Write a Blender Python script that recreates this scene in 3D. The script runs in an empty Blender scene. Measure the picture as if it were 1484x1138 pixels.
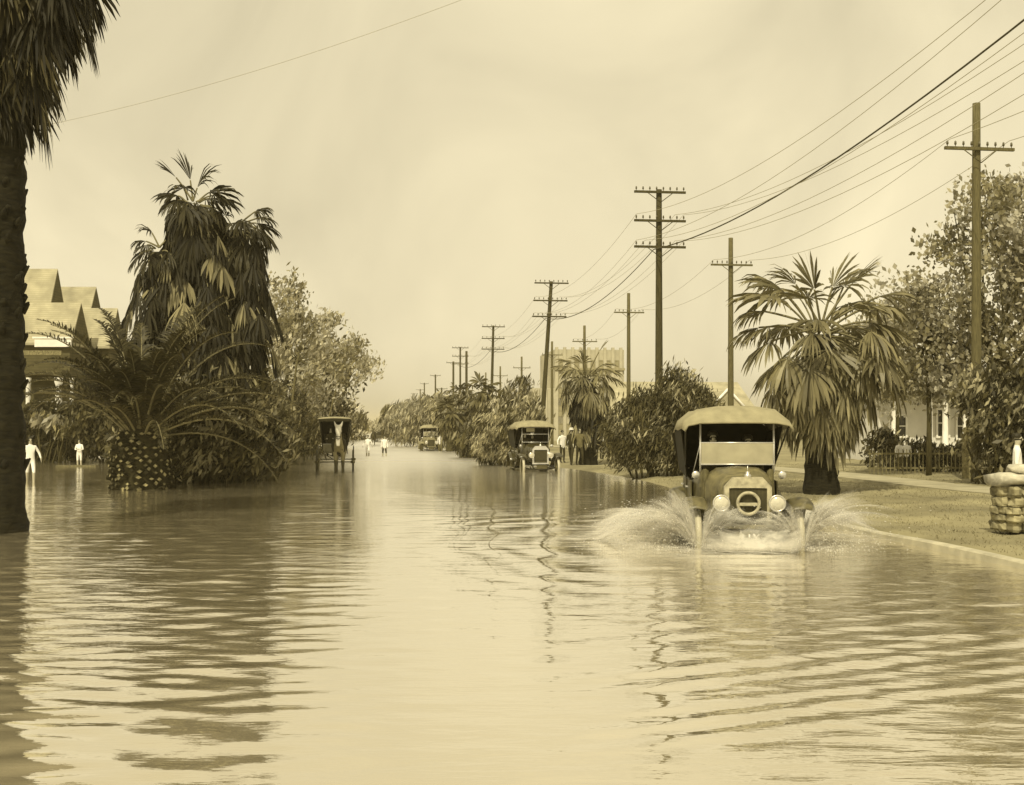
import bpy, math, random
import numpy as np
from mathutils import Vector, Matrix

# ------------------------------------------------------------------ camera, sky, sun, exposure
SC = bpy.context.scene
FPX, W, H = 1650.0, 1484.0, 1138.0        # focal length in photo pixels
HOR, CX, VPX, EYE = 622.0, 742.0, 549.0, 1.8
TH = math.atan((CX - VPX) / FPX)          # the street runs this much to the left of the view axis
cam_d = bpy.data.cameras.new('camera')
cam = bpy.data.objects.new('camera', cam_d)
SC.collection.objects.link(cam)
cam.location = (0, 0, EYE)
cam.rotation_euler = (math.radians(90), 0, 0)
cam_d.sensor_width = 36
cam_d.lens = 36 * FPX / W
cam_d.shift_y = (HOR - H / 2) / W
cam_d.clip_start = 0.1
cam_d.clip_end = 6000
SC.camera = cam

SUN_EL, SUN_AZ = math.radians(50), math.radians(196)   # azimuth clockwise from +Y: behind the camera, to the left
world = bpy.data.worlds.new('World')
SC.world = world
world.use_nodes = True
wn, wl = world.node_tree.nodes, world.node_tree.links
wn.clear()
w_out = wn.new('ShaderNodeOutputWorld')
w_bg = wn.new('ShaderNodeBackground')
w_sky = wn.new('ShaderNodeTexSky')
w_sky.sky_type = 'NISHITA'
w_sky.sun_disc = False
w_sky.sun_elevation = SUN_EL
w_sky.sun_rotation = SUN_AZ
w_sky.dust_density = 4.0
w_bw = wn.new('ShaderNodeRGBToBW')
w_pw = wn.new('ShaderNodeMath'); w_pw.operation = 'POWER'; w_pw.inputs[1].default_value = 0.22
w_tc = wn.new('ShaderNodeTexCoord')
w_no = wn.new('ShaderNodeTexNoise'); w_no.inputs['Scale'].default_value = 3.4; w_no.inputs['Detail'].default_value = 5; w_no.inputs['Distortion'].default_value = .8
w_mr = wn.new('ShaderNodeMapRange')
w_mr.inputs['From Min'].default_value = 0.3; w_mr.inputs['From Max'].default_value = 0.7
w_mr.inputs['To Min'].default_value = 0.80; w_mr.inputs['To Max'].default_value = 1.16
w_mu = wn.new('ShaderNodeMath'); w_mu.operation = 'MULTIPLY'
w_ti = wn.new('ShaderNodeVectorMath'); w_ti.operation = 'SCALE'
SKY_GAIN = 5.75
w_ti.inputs[0].default_value = (1.0 * SKY_GAIN, 0.882 * SKY_GAIN, 0.585 * SKY_GAIN)
wl.new(w_sky.outputs['Color'], w_bw.inputs[0]); wl.new(w_bw.outputs[0], w_pw.inputs[0])
wl.new(w_tc.outputs['Generated'], w_no.inputs['Vector']); wl.new(w_no.outputs['Fac'], w_mr.inputs['Value'])
wl.new(w_pw.outputs[0], w_mu.inputs[0]); wl.new(w_mr.outputs[0], w_mu.inputs[1])
wl.new(w_mu.outputs[0], w_ti.inputs['Scale']); wl.new(w_ti.outputs[0], w_bg.inputs['Color'])
w_bg.inputs['Strength'].default_value = 0.12
wl.new(w_bg.outputs[0], w_out.inputs['Surface'])

sun_d = bpy.data.lights.new('sun', 'SUN')
sun_d.energy = 3.8
sun_d.angle = math.radians(0.6)
sun_d.color = (1.0, 0.9, 0.62)
sun = bpy.data.objects.new('sun', sun_d)
SC.collection.objects.link(sun)
to_sun = Vector((math.sin(SUN_AZ) * math.cos(SUN_EL), math.cos(SUN_AZ) * math.cos(SUN_EL), math.sin(SUN_EL)))
sun.rotation_euler = to_sun.to_track_quat('Z', 'Y').to_euler()
sun.location = (-30, -30, 40)
SC.view_settings.view_transform = 'Standard'
SC.view_settings.look = 'None'
SC.view_settings.exposure = 0.0
SC.view_settings.gamma = 1.0
SC.render.engine = 'CYCLES'
SC.cycles.use_denoising = True
SC.cycles.max_bounces = 8
SC.cycles.transparent_max_bounces = 24
SC.cycles.volume_bounces = 1

# ------------------------------------------------------------------ helpers
COL = SC.collection
rnd = random.Random(7)
rng = np.random.default_rng(11)


def road(u, v, z=0.0):
    """u metres to the right of the camera across the street, v metres along it."""
    c, s = math.cos(TH), math.sin(TH)
    return Vector((u * c - v * s, u * s + v * c, z))


def at(px, Y, z=0.0):
    return Vector(((px - CX) * Y / FPX, Y, z))


def zpx(py, Y):
    return EYE - (py - HOR) * Y / FPX


def uv_of(p):
    c, s = math.cos(TH), math.sin(TH)
    return p[0] * c + p[1] * s, -p[0] * s + p[1] * c


def sst(a, b, x):
    t = np.clip((x - a) / (b - a), 0, 1)
    return t * t * (3 - 2 * t)


def kerb_u(v):
    v = np.asarray(v, dtype=float)
    return 8.35 - 2.1 * sst(42, 68, v) - 1.4 * sst(70, 120, v)


def ground_z(u, v):
    u = np.asarray(u, dtype=float); v = np.asarray(v, dtype=float)
    e = kerb_u(v)
    road_z = -0.25
    right = 0.09 + 0.16 * sst(0, 9, u - e) + 0.02 * np.sin(u * 1.7 + v * .35) * sst(0, 3, u - e)
    gg = sst(26, 40, v)
    w = sst(-0.05 - .5 * gg, 0.12 + 1.4 * gg, u - e)
    z = road_z * (1 - w) + right * w
    left = -0.12 * sst(0, 2, -6.0 - u) + 0.0
    z = z + np.where(u < -5.5, 0.12 * sst(-6.0, -8.0, u) + 0.34 * sst(-17.5, -22, u), 0)
    return z


class MB:
    """collects quads and triangles, links them as ONE mesh object"""
    def __init__(s):
        s.v, s.f, s.m, s.n, s.sm = [], [], [], 0, []
        s.att = []

    def add(s, verts, faces, mi=0, smooth=False, att=None):
        verts = np.asarray(verts, dtype=np.float64).reshape(-1, 3)
        s.v.append(verts)
        if att is not None:
            s.att.append(np.asarray(att, dtype=np.float32).reshape(-1, 2))
        if isinstance(faces, np.ndarray):
            s.f.append(faces + s.n)
            k = len(faces)
        else:
            k = len(faces)
            by = {}
            for f in faces:
                by.setdefault(len(f), []).append(f)
            for ln, ff in by.items():
                s.f.append(np.array(ff, dtype=np.int64) + s.n)
                s.m.append(np.full(len(ff), mi)); s.sm.append(np.full(len(ff), smooth))
            s.n += len(verts)
            return s
        s.m.append(mi if isinstance(mi, np.ndarray) else np.full(k, mi))
        s.sm.append(np.full(k, smooth))
        s.n += len(verts)
        return s

    def box(s, c, size, mi=0, rz=0.0, M=None, taper=1.0):
        x, y, z = size[0] / 2, size[1] / 2, size[2] / 2
        P = np.array([(-x, -y, -z), (x, -y, -z), (x, y, -z), (-x, y, -z),
                      (-x * taper, -y * taper, z), (x * taper, -y * taper, z), (x * taper, y * taper, z), (-x * taper, y * taper, z)])
        if M is not None:
            P = P @ np.array(M.to_3x3()).T
        if rz:
            c_, s_ = math.cos(rz), math.sin(rz)
            P = P @ np.array([[c_, s_, 0], [-s_, c_, 0], [0, 0, 1]])
        P = P + np.array(c)
        s.add(P, [(0, 3, 2, 1), (4, 5, 6, 7), (0, 1, 5, 4), (1, 2, 6, 5), (2, 3, 7, 6), (3, 0, 4, 7)], mi)
        return s

    def tube(s, pts, radii, n=8, mi=0, smooth=True, cap=True):
        pts = np.asarray([tuple(p) for p in pts], dtype=float)
        k = len(pts)
        if np.isscalar(radii):
            radii = [radii] * k
        T = np.gradient(pts, axis=0)
        T /= np.linalg.norm(T, axis=1)[:, None] + 1e-9
        ref = np.array([0, 0, 1.0]) if abs(T[0][2]) < .9 else np.array([1.0, 0, 0])
        V = []
        a = np.cross(T[0], ref); a /= np.linalg.norm(a)
        ang = np.arange(n) * 2 * math.pi / n
        for i in range(k):
            a = a - T[i] * np.dot(a, T[i]); a /= np.linalg.norm(a) + 1e-9
            b = np.cross(T[i], a)
            V.append(pts[i] + radii[i] * (np.cos(ang)[:, None] * a + np.sin(ang)[:, None] * b))
        V = np.concatenate(V)
        F = []
        for i in range(k - 1):
            for j in range(n):
                F.append((i * n + j, i * n + (j + 1) % n, (i + 1) * n + (j + 1) % n, (i + 1) * n + j))
        if cap:
            F.append(tuple(range(n - 1, -1, -1)))
            F.append(tuple((k - 1) * n + j for j in range(n)))
        s.add(V, F, mi, smooth)
        return s

    def bar(s, a, b, r, n=6, mi=0):
        return s.tube([a, b], [r, r], n, mi)

    def lathe(s, prof, c=(0, 0, 0), n=20, mi=0, axis='Z', smooth=True):
        """prof: (radius, height) pairs turned about an axis through c"""
        ang = np.arange(n) * 2 * math.pi / n
        V, F = [], []
        for r, h in prof:
            ring = np.stack([np.cos(ang) * r, np.sin(ang) * r, np.full(n, h)], 1)
            V.append(ring)
        V = np.concatenate(V)
        if axis == 'Y':
            V = V[:, [0, 2, 1]] * np.array([1, -1, 1])
        elif axis == 'X':
            V = V[:, [2, 0, 1]]
        V = V + np.array(c)
        for i in range(len(prof) - 1):
            for j in range(n):
                F.append((i * n + j, i * n + (j + 1) % n, (i + 1) * n + (j + 1) % n, (i + 1) * n + j))
        s.add(V, F, mi, smooth)
        return s

    def loft(s, rings, mi=0, smooth=True, closed=True, cap=True):
        k, n = len(rings), len(rings[0])
        V = np.concatenate([np.asarray(r, dtype=float) for r in rings])
        F = []
        for i in range(k - 1):
            for j in range(n if closed else n - 1):
                F.append((i * n + j, i * n + (j + 1) % n, (i + 1) * n + (j + 1) % n, (i + 1) * n + j))
        if cap and closed:
            F.append(tuple(range(n - 1, -1, -1)))
            F.append(tuple((k - 1) * n + j for j in range(n)))
        s.add(V, F, mi, smooth)
        return s

    def build(s, name, mats, parent=None, loc=None, rz=0.0, bevel=0.0, solid=0.0):
        me = bpy.data.meshes.new(name)
        V = np.concatenate(s.v) if s.v else np.zeros((0, 3))
        me.vertices.add(len(V)); me.vertices.foreach_set('co', V.astype(np.float32).ravel())
        loops = np.concatenate([f.ravel() for f in s.f])
        sizes = np.concatenate([np.full(len(f), f.shape[1]) for f in s.f])
        starts = np.concatenate([[0], np.cumsum(sizes)[:-1]])
        me.loops.add(len(loops)); me.loops.foreach_set('vertex_index', loops.astype(np.int32))
        me.polygons.add(len(sizes))
        me.polygons.foreach_set('loop_start', starts.astype(np.int32))
        me.polygons.foreach_set('material_index', np.concatenate(s.m).astype(np.int32))
        me.polygons.foreach_set('use_smooth', np.concatenate(s.sm).astype(bool))
        me.update(calc_edges=True)
        me.validate()
        if s.att:
            uvl = me.uv_layers.new(name='UVMap')
            A = np.concatenate(s.att)
            uvl.data.foreach_set('uv', A[loops].astype(np.float32).ravel())
        for m in (mats if isinstance(mats, (list, tuple)) else [mats]):
            me.materials.append(m)
        o = bpy.data.objects.new(name, me)
        COL.objects.link(o)
        if parent is not None:
            o.parent = parent
        if loc is not None:
            o.location = loc
        o.rotation_euler = (0, 0, rz)
        if solid:
            md = o.modifiers.new('thickness', 'SOLIDIFY'); md.thickness = solid; md.offset = 0
        if bevel:
            md = o.modifiers.new('soft_edges', 'BEVEL'); md.width = bevel; md.segments = 2
            md.limit_method = 'ANGLE'; md.angle_limit = math.radians(40)
        return o


def tag(o, label, cat=None, group=None, kind=None):
    if label: o['label'] = label
    if cat: o['category'] = cat
    if group: o['group'] = group
    if kind: o['kind'] = kind
    return o


def empty(name, loc, rz=0.0, label=None, cat=None, group=None):
    o = bpy.data.objects.new(name, None)
    o.empty_display_size = 0.3
    COL.objects.link(o)
    o.location = loc; o.rotation_euler = (0, 0, rz)
    tag(o, label, cat, group)
    return o


def copy_tree(o, parent=None):
    c = o.copy(); COL.objects.link(c)
    if parent is not None: c.parent = parent
    for ch in list(o.children):
        copy_tree(ch, c)
    return c


# ------------------------------------------------------------------ materials (everything lives in warm sepia tones)
def tone(g):
    k = min(1.0, g / 0.65)
    return (g, g * (0.85 + 0.13 * k), g * (0.30 + 0.62 * k), 1)


def mat(name, g, rough=0.7, var=0.25, scale=3.0, bump=0.0, spec=0.3, metal=0.0, coat=0.0, stretch=None, island=0.0, transl=0.0):
    m = bpy.data.materials.new(name); m.use_nodes = True
    N, L = m.node_tree.nodes, m.node_tree.links
    b = N['Principled BSDF']
    b.inputs['Roughness'].default_value = rough
    b.inputs['Specular IOR Level'].default_value = spec
    b.inputs['Metallic'].default_value = metal
    b.inputs['Coat Weight'].default_value = coat
    tc = N.new('ShaderNodeTexCoord'); no = N.new('ShaderNodeTexNoise')
    no.inputs['Scale'].default_value = scale; no.inputs['Detail'].default_value = 5
    src = tc.outputs['Object']
    if stretch:
        mp = N.new('ShaderNodeMapping'); mp.inputs['Scale'].default_value = stretch
        L.new(src, mp.inputs['Vector']); src = mp.outputs[0]
    L.new(src, no.inputs['Vector'])
    mr = N.new('ShaderNodeMapRange')
    mr.inputs['From Min'].default_value = 0.3; mr.inputs['From Max'].default_value = 0.7
    mr.inputs['To Min'].default_value = 1 - var; mr.inputs['To Max'].default_value = 1 + var
    L.new(no.outputs['Fac'], mr.inputs['Value'])
    val = mr.outputs[0]
    if island:
        ge = N.new('ShaderNodeNewGeometry'); m2 = N.new('ShaderNodeMapRange')
        m2.inputs['To Min'].default_value = 1 - island; m2.inputs['To Max'].default_value = 1 + island
        L.new(ge.outputs['Random Per Island'], m2.inputs['Value'])
        mm = N.new('ShaderNodeMath'); mm.operation = 'MULTIPLY'
        L.new(val, mm.inputs[0]); L.new(m2.outputs[0], mm.inputs[1]); val = mm.outputs[0]
    sc = N.new('ShaderNodeVectorMath'); sc.operation = 'SCALE'
    sc.inputs[0].default_value = tone(g)[:3]
    L.new(val, sc.inputs['Scale']); L.new(sc.outputs[0], b.inputs['Base Color'])
    if bump:
        bp = N.new('ShaderNodeBump'); bp.inputs['Strength'].default_value = bump; bp.inputs['Distance'].default_value = 0.05
        L.new(no.outputs['Fac'], bp.inputs['Height']); L.new(bp.outputs[0], b.inputs['Normal'])
    if transl:
        tr = N.new('ShaderNodeBsdfTranslucent'); L.new(sc.outputs[0], tr.inputs['Color'])
        mx = N.new('ShaderNodeMixShader'); mx.inputs[0].default_value = transl
        L.new(b.outputs[0], mx.inputs[1]); L.new(tr.outputs[0], mx.inputs[2])
        L.new(mx.outputs[0], N['Material Output'].inputs['Surface'])
    return m


def stripes(m, g2, axis, scale, width=0.12):
    """adds thin darker lines across a material (boards, shingle courses)"""
    N, L = m.node_tree.nodes, m.node_tree.links
    b = N['Principled BSDF']; src = b.inputs['Base Color'].links[0].from_socket
    tc = N.new('ShaderNodeTexCoord'); sx = N.new('ShaderNodeSeparateXYZ'); L.new(tc.outputs['Object'], sx.inputs[0])
    mu = N.new('ShaderNodeMath'); mu.operation = 'MULTIPLY'; mu.inputs[1].default_value = scale
    fr = N.new('ShaderNodeMath'); fr.operation = 'FRACT'
    lt = N.new('ShaderNodeMath'); lt.operation = 'LESS_THAN'; lt.inputs[1].default_value = width
    L.new(sx.outputs[axis], mu.inputs[0]); L.new(mu.outputs[0], fr.inputs[0]); L.new(fr.outputs[0], lt.inputs[0])
    mx = N.new('ShaderNodeMix'); mx.data_type = 'RGBA'
    L.new(lt.outputs[0], mx.inputs['Factor']); L.new(src, mx.inputs['A']); mx.inputs['B'].default_value = tone(g2)
    L.new(mx.outputs['Result'], b.inputs['Base Color'])
    return m


M = dict(
    pole=mat('weathered_pole_wood', 0.055, 0.9, 0.35, 6, 0.4, stretch=(6, 6, 0.6)),
    pole_pale=mat('pale_pole_wood', 0.11, 0.9, 0.35, 6, 0.4, stretch=(6, 6, 0.6)),
    insul=mat('insulator_glass', 0.08, 0.25, 0.1, 4, spec=0.6),
    wire=mat('wire_metal', 0.33, 0.6, 0.05, 2),
    cable=mat('cable_sheath', 0.06, 0.7, 0.05, 2),
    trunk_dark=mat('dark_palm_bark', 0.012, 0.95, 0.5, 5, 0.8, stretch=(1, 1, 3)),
    trunk=mat('palm_bark', 0.05, 0.95, 0.5, 5, 0.8, stretch=(1, 1, 4)),
    bark=mat('tree_bark', 0.07, 0.95, 0.4, 6, 0.6, stretch=(3, 3, .6)),
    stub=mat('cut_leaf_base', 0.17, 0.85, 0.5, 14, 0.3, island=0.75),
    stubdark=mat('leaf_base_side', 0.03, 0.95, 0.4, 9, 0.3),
    fan=mat('fan_palm_leaf', 0.17, 0.5, 0.3, 1.2, island=0.35, transl=0.22, spec=0.5),
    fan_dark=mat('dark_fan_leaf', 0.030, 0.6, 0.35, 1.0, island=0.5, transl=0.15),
    fan_haze=mat('haze_paled_fan_leaf', 0.085, 0.6, 0.35, 1.0, island=0.5, transl=0.15),  # far palms' leaf, lightened in colour to stand for haze
    fan_shade=mat('shaded_old_fan_leaf', 0.018, 0.7, 0.35, 1.0, island=0.5, transl=0.12),  # hanging old leaf, darkened in colour as though shaded
    fan_dead=mat('dry_fan_leaf', 0.22, 0.75, 0.35, 1.0, island=0.4, transl=0.2),
    petiole=mat('palm_leaf_stalk', 0.17, 0.6, 0.2, 3),
    date=mat('date_palm_leaflet', 0.045, 0.55, 0.35, 0.8, island=0.5, transl=0.18),
    leaf_a=mat('broad_leaf', 0.22, 0.5, 0.35, 0.5, island=0.55, transl=0.3, spec=0.5),
    leaf_b=mat('dark_leaf', 0.05, 0.6, 0.4, 0.5, island=0.5, transl=0.25),
    leaf_c=mat('pale_leaf', 0.42, 0.5, 0.3, 0.6, island=0.5, transl=0.35, spec=0.5),
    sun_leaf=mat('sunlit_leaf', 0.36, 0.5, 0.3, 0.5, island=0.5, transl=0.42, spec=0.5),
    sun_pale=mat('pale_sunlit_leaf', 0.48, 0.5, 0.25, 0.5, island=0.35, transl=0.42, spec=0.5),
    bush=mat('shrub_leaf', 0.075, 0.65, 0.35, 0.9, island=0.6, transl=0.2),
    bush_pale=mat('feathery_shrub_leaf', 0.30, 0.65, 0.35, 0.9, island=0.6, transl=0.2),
    haze_leaf=mat('haze_paled_leaf', 0.40, 0.7, 0.4, 0.3, island=0.5, transl=0.2),  # far foliage, the paling of haze put into its colour
    grass=mat('dry_grass', 0.25, 0.9, 0.3, 0.7, island=0.2, transl=0.2),
    ground=mat('verge_soil_and_turf', 0.24, 0.95, 0.35, 0.5, 0.3),
    kerb=mat('kerb_concrete', 0.42, 0.85, 0.25, 3, 0.2),
    path=mat('pavement_concrete', 0.36, 0.9, 0.2, 1.5, 0.1),
    stone=mat('rubble_stone', 0.26, 0.9, 0.5, 5, 0.8, island=0.25),
    stone_cap=mat('pale_cap_stone', 0.48, 0.9, 0.3, 6, 0.8),
    roof=stripes(mat('shingle_roof', 0.36, 0.85, 0.3, 1.2, 0.2), 0.31, 2, 8.0, 0.22),
    wall_dark=stripes(mat('dark_weatherboard', 0.09, 0.8, 0.25, 2), 0.05, 2, 6.0),
    wall_tan=stripes(mat('tan_weatherboard', 0.30, 0.8, 0.2, 2), 0.2, 2, 6.0),
    wall_white=mat('white_painted_wall', 0.68, 0.7, 0.12, 1.2),
    rib=mat('pale_rib_stone', 0.44, 0.9, 0.1, 1),
    brick_pale=mat('pale_brick', 0.44, 0.9, 0.15, 0.6),
    white=mat('white_paint', 0.78, 0.6, 0.08, 3),
    window=mat('window_glass', 0.02, 0.12, 0.1, 2, spec=0.6),
    paint=mat('dark_car_enamel', 0.045, 0.25, 0.2, 3, coat=0.4, spec=0.5),
    paint_dust=mat('mud_splashed_enamel', 0.09, 0.4, 0.6, 7, spec=0.4),
    paint_pale=mat('pale_enamel', 0.24, 0.5, 0.25, 3),  # pale enamel of the farthest car
    hood_mud=mat('muddy_bonnet', 0.14, 0.45, 0.5, 6, spec=0.4),
    picket=mat('weathered_picket', 0.17, 0.9, 0.3, 5),
    badge=mat('dull_badge', 0.36, 0.6, 0.3, 12),
    canvas=mat('tan_canvas', 0.29, 0.9, 0.14, 6, 0.25),
    canvas_dark=mat('shade_dark_canvas', 0.02, 0.95, 0.2, 6),  # near black, so the curtains carry the shade inside the tops
    rubber=mat('tyre_rubber', 0.05, 0.8, 0.25, 6),
    rubber_pale=mat('pale_wet_tyre', 0.42, 0.4, 0.15, 6),
    spoke=mat('wooden_spoke', 0.10, 0.6, 0.25, 6),
    brass=mat('polished_brass', 0.62, 0.28, 0.12, 5, metal=0.75),
    nickel=mat('nickel_plate', 0.7, 0.3, 0.12, 5, metal=0.6),
    lens=mat('lamp_glass', 0.5, 0.12, 0.12, 12, spec=0.7),
    core=stripes(mat('radiator_core', 0.07, 0.7, 0.3, 9), 0.012, 0, 50, 0.4),
    iron=mat('black_iron', 0.022, 0.55, 0.25, 4),
    leather=mat('black_leather', 0.02, 0.6, 0.25, 5),
    dust_reflect_glass=mat('dusty_reflecting_glass', 0.33, 0.3, 0.15, 4, spec=0.6),  # dust and a bright reflection put into one pale opaque colour
    plate=mat('number_plate', 0.07, 0.5, 0.2, 8),
    skin=mat('skin', 0.42, 0.6, 0.08, 8),
    shirt=mat('white_cotton', 0.80, 0.85, 0.06, 9),
    cloth_dark=mat('dark_wool', 0.035, 0.9, 0.2, 9),
    cloth_mid=mat('grey_cloth', 0.14, 0.9, 0.2, 9),
    hair=mat('dark_hair', 0.02, 0.6, 0.2, 20),
    straw=mat('straw_hat', 0.6, 0.8, 0.1, 20),
    coat_pale=mat('pale_horse_coat', 0.20, 0.6, 0.35, 2.5),
    blaze=mat('white_blaze', 0.52, 0.6, 0.15, 6),
    coat_dark=mat('dark_horse_coat', 0.05, 0.6, 0.25, 3),
    drop=mat('water_drop', 0.85, 0.15, 0.03, 3, spec=0.6, transl=0.4),
)

# ------------------------------------------------------------------ setting: ground, kerb, pavement, water
ug = np.unique(np.concatenate([np.linspace(-900, -80, 12), np.linspace(-80, -24, 15), np.linspace(-24, 4, 36), np.linspace(4, 9.2, 40), np.linspace(9.2, 24, 50), np.linspace(24, 90, 18), np.linspace(90, 900, 12)]))
vg = np.unique(np.concatenate([np.linspace(-30, 5, 12), np.linspace(5, 60, 120), np.linspace(60, 200, 90), np.geomspace(200, 1500, 40)]))
U, V_ = np.meshgrid(ug, vg)
Z = ground_z(U, V_)
Z = Z + np.where(Z > 0.02, (rng.random(Z.shape) - .5) * 0.035, 0)
c_, s_ = math.cos(TH), math.sin(TH)
GV = np.stack([U * c_ - V_ * s_, U * s_ + V_ * c_, Z], -1).reshape(-1, 3)


def grid_faces(nr, nc):
    i = np.arange(nr - 1)[:, None] * nc + np.arange(nc - 1)[None, :]
    return np.stack([i, i + 1, i + nc + 1, i + nc], -1).reshape(-1, 4)


mb = MB(); mb.add(GV, grid_faces(len(vg), len(ug)), 0, True)
tag(mb.build('ground', M['ground']), None, kind='structure')

# kerb along the right-hand verge
rings = []
for v in np.linspace(-6, 30, 60):
    u0 = 8.17 + 0.012 * math.sin(v * 1.9)
    h = 0.105 + 0.012 * math.sin(v * 1.3) - 0.03 * float(sst(20, 40, v))
    rings.append([road(u0, v, -0.3), road(u0 + .01, v, h - .02), road(u0 + .03, v, h), road(u0 + .17, v, h), road(u0 + .2, v, h - .03), road(u0 + .2, v, -0.3)])
mb = MB(); mb.loft(rings, 0, False)
tag(mb.build('kerb', M['kerb']), None, kind='structure')

rings = []
for v in np.linspace(8, 140, 90):
    zz = float(ground_z(15.4, v)) + 0.035
    rings.append([road(14.6, v, zz - .12), road(14.6, v, zz), road(16.2, v, zz + .012), road(16.2, v, zz - .12)])
mb = MB(); mb.loft(rings, 0, False)
tag(mb.build('pavement', M['path']), None, kind='structure')

# water: a displaced sheet; finer rows near the viewer, extends past everything that is seen
yr = np.unique(np.concatenate([np.linspace(-25, 2, 14), np.linspace(2, 9, 210), 1 / np.linspace(1 / 9, 1 / 70, 640), np.geomspace(70, 1450, 60)]))
tr_ = np.concatenate([[-6, -3, -1.6], np.linspace(-1.0, 1.0, 300), [1.6, 3, 6]])
half = np.maximum(7.0, 0.62 * np.abs(yr) + 2.5)
XW = np.clip(half[:, None] * tr_[None, :], -2000, 2000)
YW = np.repeat(yr[:, None], len(tr_), 1)


def waves(x, y):
    global CHOP, ROUGH
    z = np.zeros_like(x)
    r = np.random.default_rng(5)
    u = x * c_ + y * s_; v = -x * s_ + y * c_
    d = np.hypot(x, y)
    # livelier water among the palms on the left and in the wash of the front car, a smooth tongue between
    left = sst(-.3, -1.8, u - .25 * np.sin(v * .9))
    right = sst(.7, 2.4, u - .11 * v + .3 * np.sin(v * .7))
    live = .30 + 1.0 * left * (.45 + .55 * sst(4.5, 9, y)) + .55 * right
    CHOP = .34 * left * sst(6, 11, y) + .26 * right + .05
    ROUGH = .02 + .31 * sst(12, 85, v) * np.maximum(sst(-5.5, -1.5, u), .5 * sst(45, 80, v))
    for lam, a, k in ((1.9, .003, 5), (0.95, .0040, 9), (0.55, .0056, 18), (0.34, .0034, 24)):
        fade = sst(900 * lam / 9, 160 * lam / 9, d)
        for i in range(k):
            th = math.pi / 2 + r.normal(0, .42)
            l = lam * r.uniform(.75, 1.3); ph = r.uniform(0, 6.28)
            kk = 2 * math.pi / l
            q = (x * math.cos(th) + y * math.sin(th)) * kk + ph
            env = .5 + .5 * np.sin(x * r.uniform(.2, .8) + y * r.uniform(.1, .5) + r.uniform(0, 6))
            z += a / math.sqrt(k) * 1.0 * np.sin(q) * env * live * fade
    # wash of the front car: crests running out to the right and towards the viewer
    n = np.array([-.43, .90])
    q = (x * n[0] + y * n[1])
    for q0, lam, a, wd in ((5.9, .34, .0075, .55), (6.9, .42, .007, .8), (8.2, .55, .006, 1.3)):
        env = np.exp(-((q - q0) / wd) ** 2) * sst(-.2, 1.6, x) * sst(9.5, 6.0, x)
        z += a * env * np.sin(q * 2 * math.pi / lam + 1.3 * np.sin(x * .7 + q0))
    # rings round the front car
    cu, cv = 5.35, 17.2
    rr = np.hypot(u - cu, (v - cv) * .8)
    z += .0055 * np.sin(rr * 7.5 + 1.2 * np.sin(u * 2.1) + .8 * np.sin(v * 1.7)) * np.exp(-((rr - 3.2) / 2.2) ** 2) * sst(.3, 2, rr)
    # spreading wakes behind the three cars
    for cu, cv, a in ((5.35, 17, .006), (6.8, 49.5, .005), (4.3, 95, .005)):
        for sg in (-1, 1):
            ww = (u - cu) * sg - (v - cv) * .24 - .8
            z += a * np.exp(-(ww / .35) ** 2) * sst(-.5, 1.5, v - cv) * sst(26, 6, v - cv)
    # left-hand swells under the palms' reflections
    env = np.exp(-((x + .17 * y + .9) / (1.2 + .08 * y)) ** 2)
    z += .0024 * env * np.sin((y + .14 * x) * 2 * math.pi / .62 + .9 * np.sin(x * 1.1 + y * .3)) * sst(30, 8, y)
    z += .0018 * env * np.sin((y - .2 * x) * 2 * math.pi / .39 + 1.1 * np.sin(x * 1.7)) * sst(22, 6, y)
    return z


ZW = waves(XW, YW)
mb = MB(); mb.add(np.stack([XW, YW, ZW], -1).reshape(-1, 3), grid_faces(len(yr), len(tr_)), 0, True, np.stack([CHOP, ROUGH], -1).reshape(-1, 2))
wm = bpy.data.materials.new('muddy_flood_water'); wm.use_nodes = True
N, L = wm.node_tree.nodes, wm.node_tree.links
b = N['Principled BSDF']
b.inputs['Base Color'].default_value = (.40, .35, .235, 1)
b.inputs['IOR'].default_value = 2.9
tc = N.new('ShaderNodeTexCoord'); mp = N.new('ShaderNodeMapping'); mp.inputs['Scale'].default_value = (0.8, 2.6, 1)
no = N.new('ShaderNodeTexNoise'); no.inputs['Scale'].default_value = 4.2; no.inputs['Detail'].default_value = 3
n2 = N.new('ShaderNodeTexNoise'); n2.inputs['Scale'].default_value = 0.25
bp = N.new('ShaderNodeBump'); bp.inputs['Distance'].default_value = 0.022
mr = N.new('ShaderNodeMapRange'); mr.inputs['From Min'].default_value = .35; mr.inputs['From Max'].default_value = .65
mr.inputs['To Min'].default_value = .03; mr.inputs['To Max'].default_value = .16
L.new(tc.outputs['Object'], mp.inputs['Vector']); L.new(mp.outputs[0], no.inputs['Vector'])
L.new(tc.outputs['Object'], n2.inputs['Vector']); L.new(n2.outputs['Fac'], mr.inputs['Value']); ua = N.new('ShaderNodeUVMap'); us = N.new('ShaderNodeSeparateXYZ'); L.new(ua.outputs[0], us.inputs[0])
ma = N.new('ShaderNodeMath'); ma.operation = 'MULTIPLY_ADD'; ma.inputs[1].default_value = .9; L.new(us.outputs['X'], ma.inputs[0]); L.new(mr.outputs[0], ma.inputs[2]); L.new(ma.outputs[0], bp.inputs['Strength']); b.inputs['Roughness'].default_value = .6
L.new(no.outputs['Fac'], bp.inputs['Height']); L.new(bp.outputs[0], b.inputs['Normal'])
b.inputs['Specular IOR Level'].default_value = 0.0
gl = N.new('ShaderNodeBsdfGlossy'); gl.inputs['Color'].default_value = (1, .99, .96, 1)
L.new(us.outputs['Y'], gl.inputs['Roughness']); L.new(bp.outputs[0], gl.inputs['Normal'])
lw = N.new('ShaderNodeLayerWeight'); L.new(bp.outputs[0], lw.inputs['Normal'])
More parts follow.
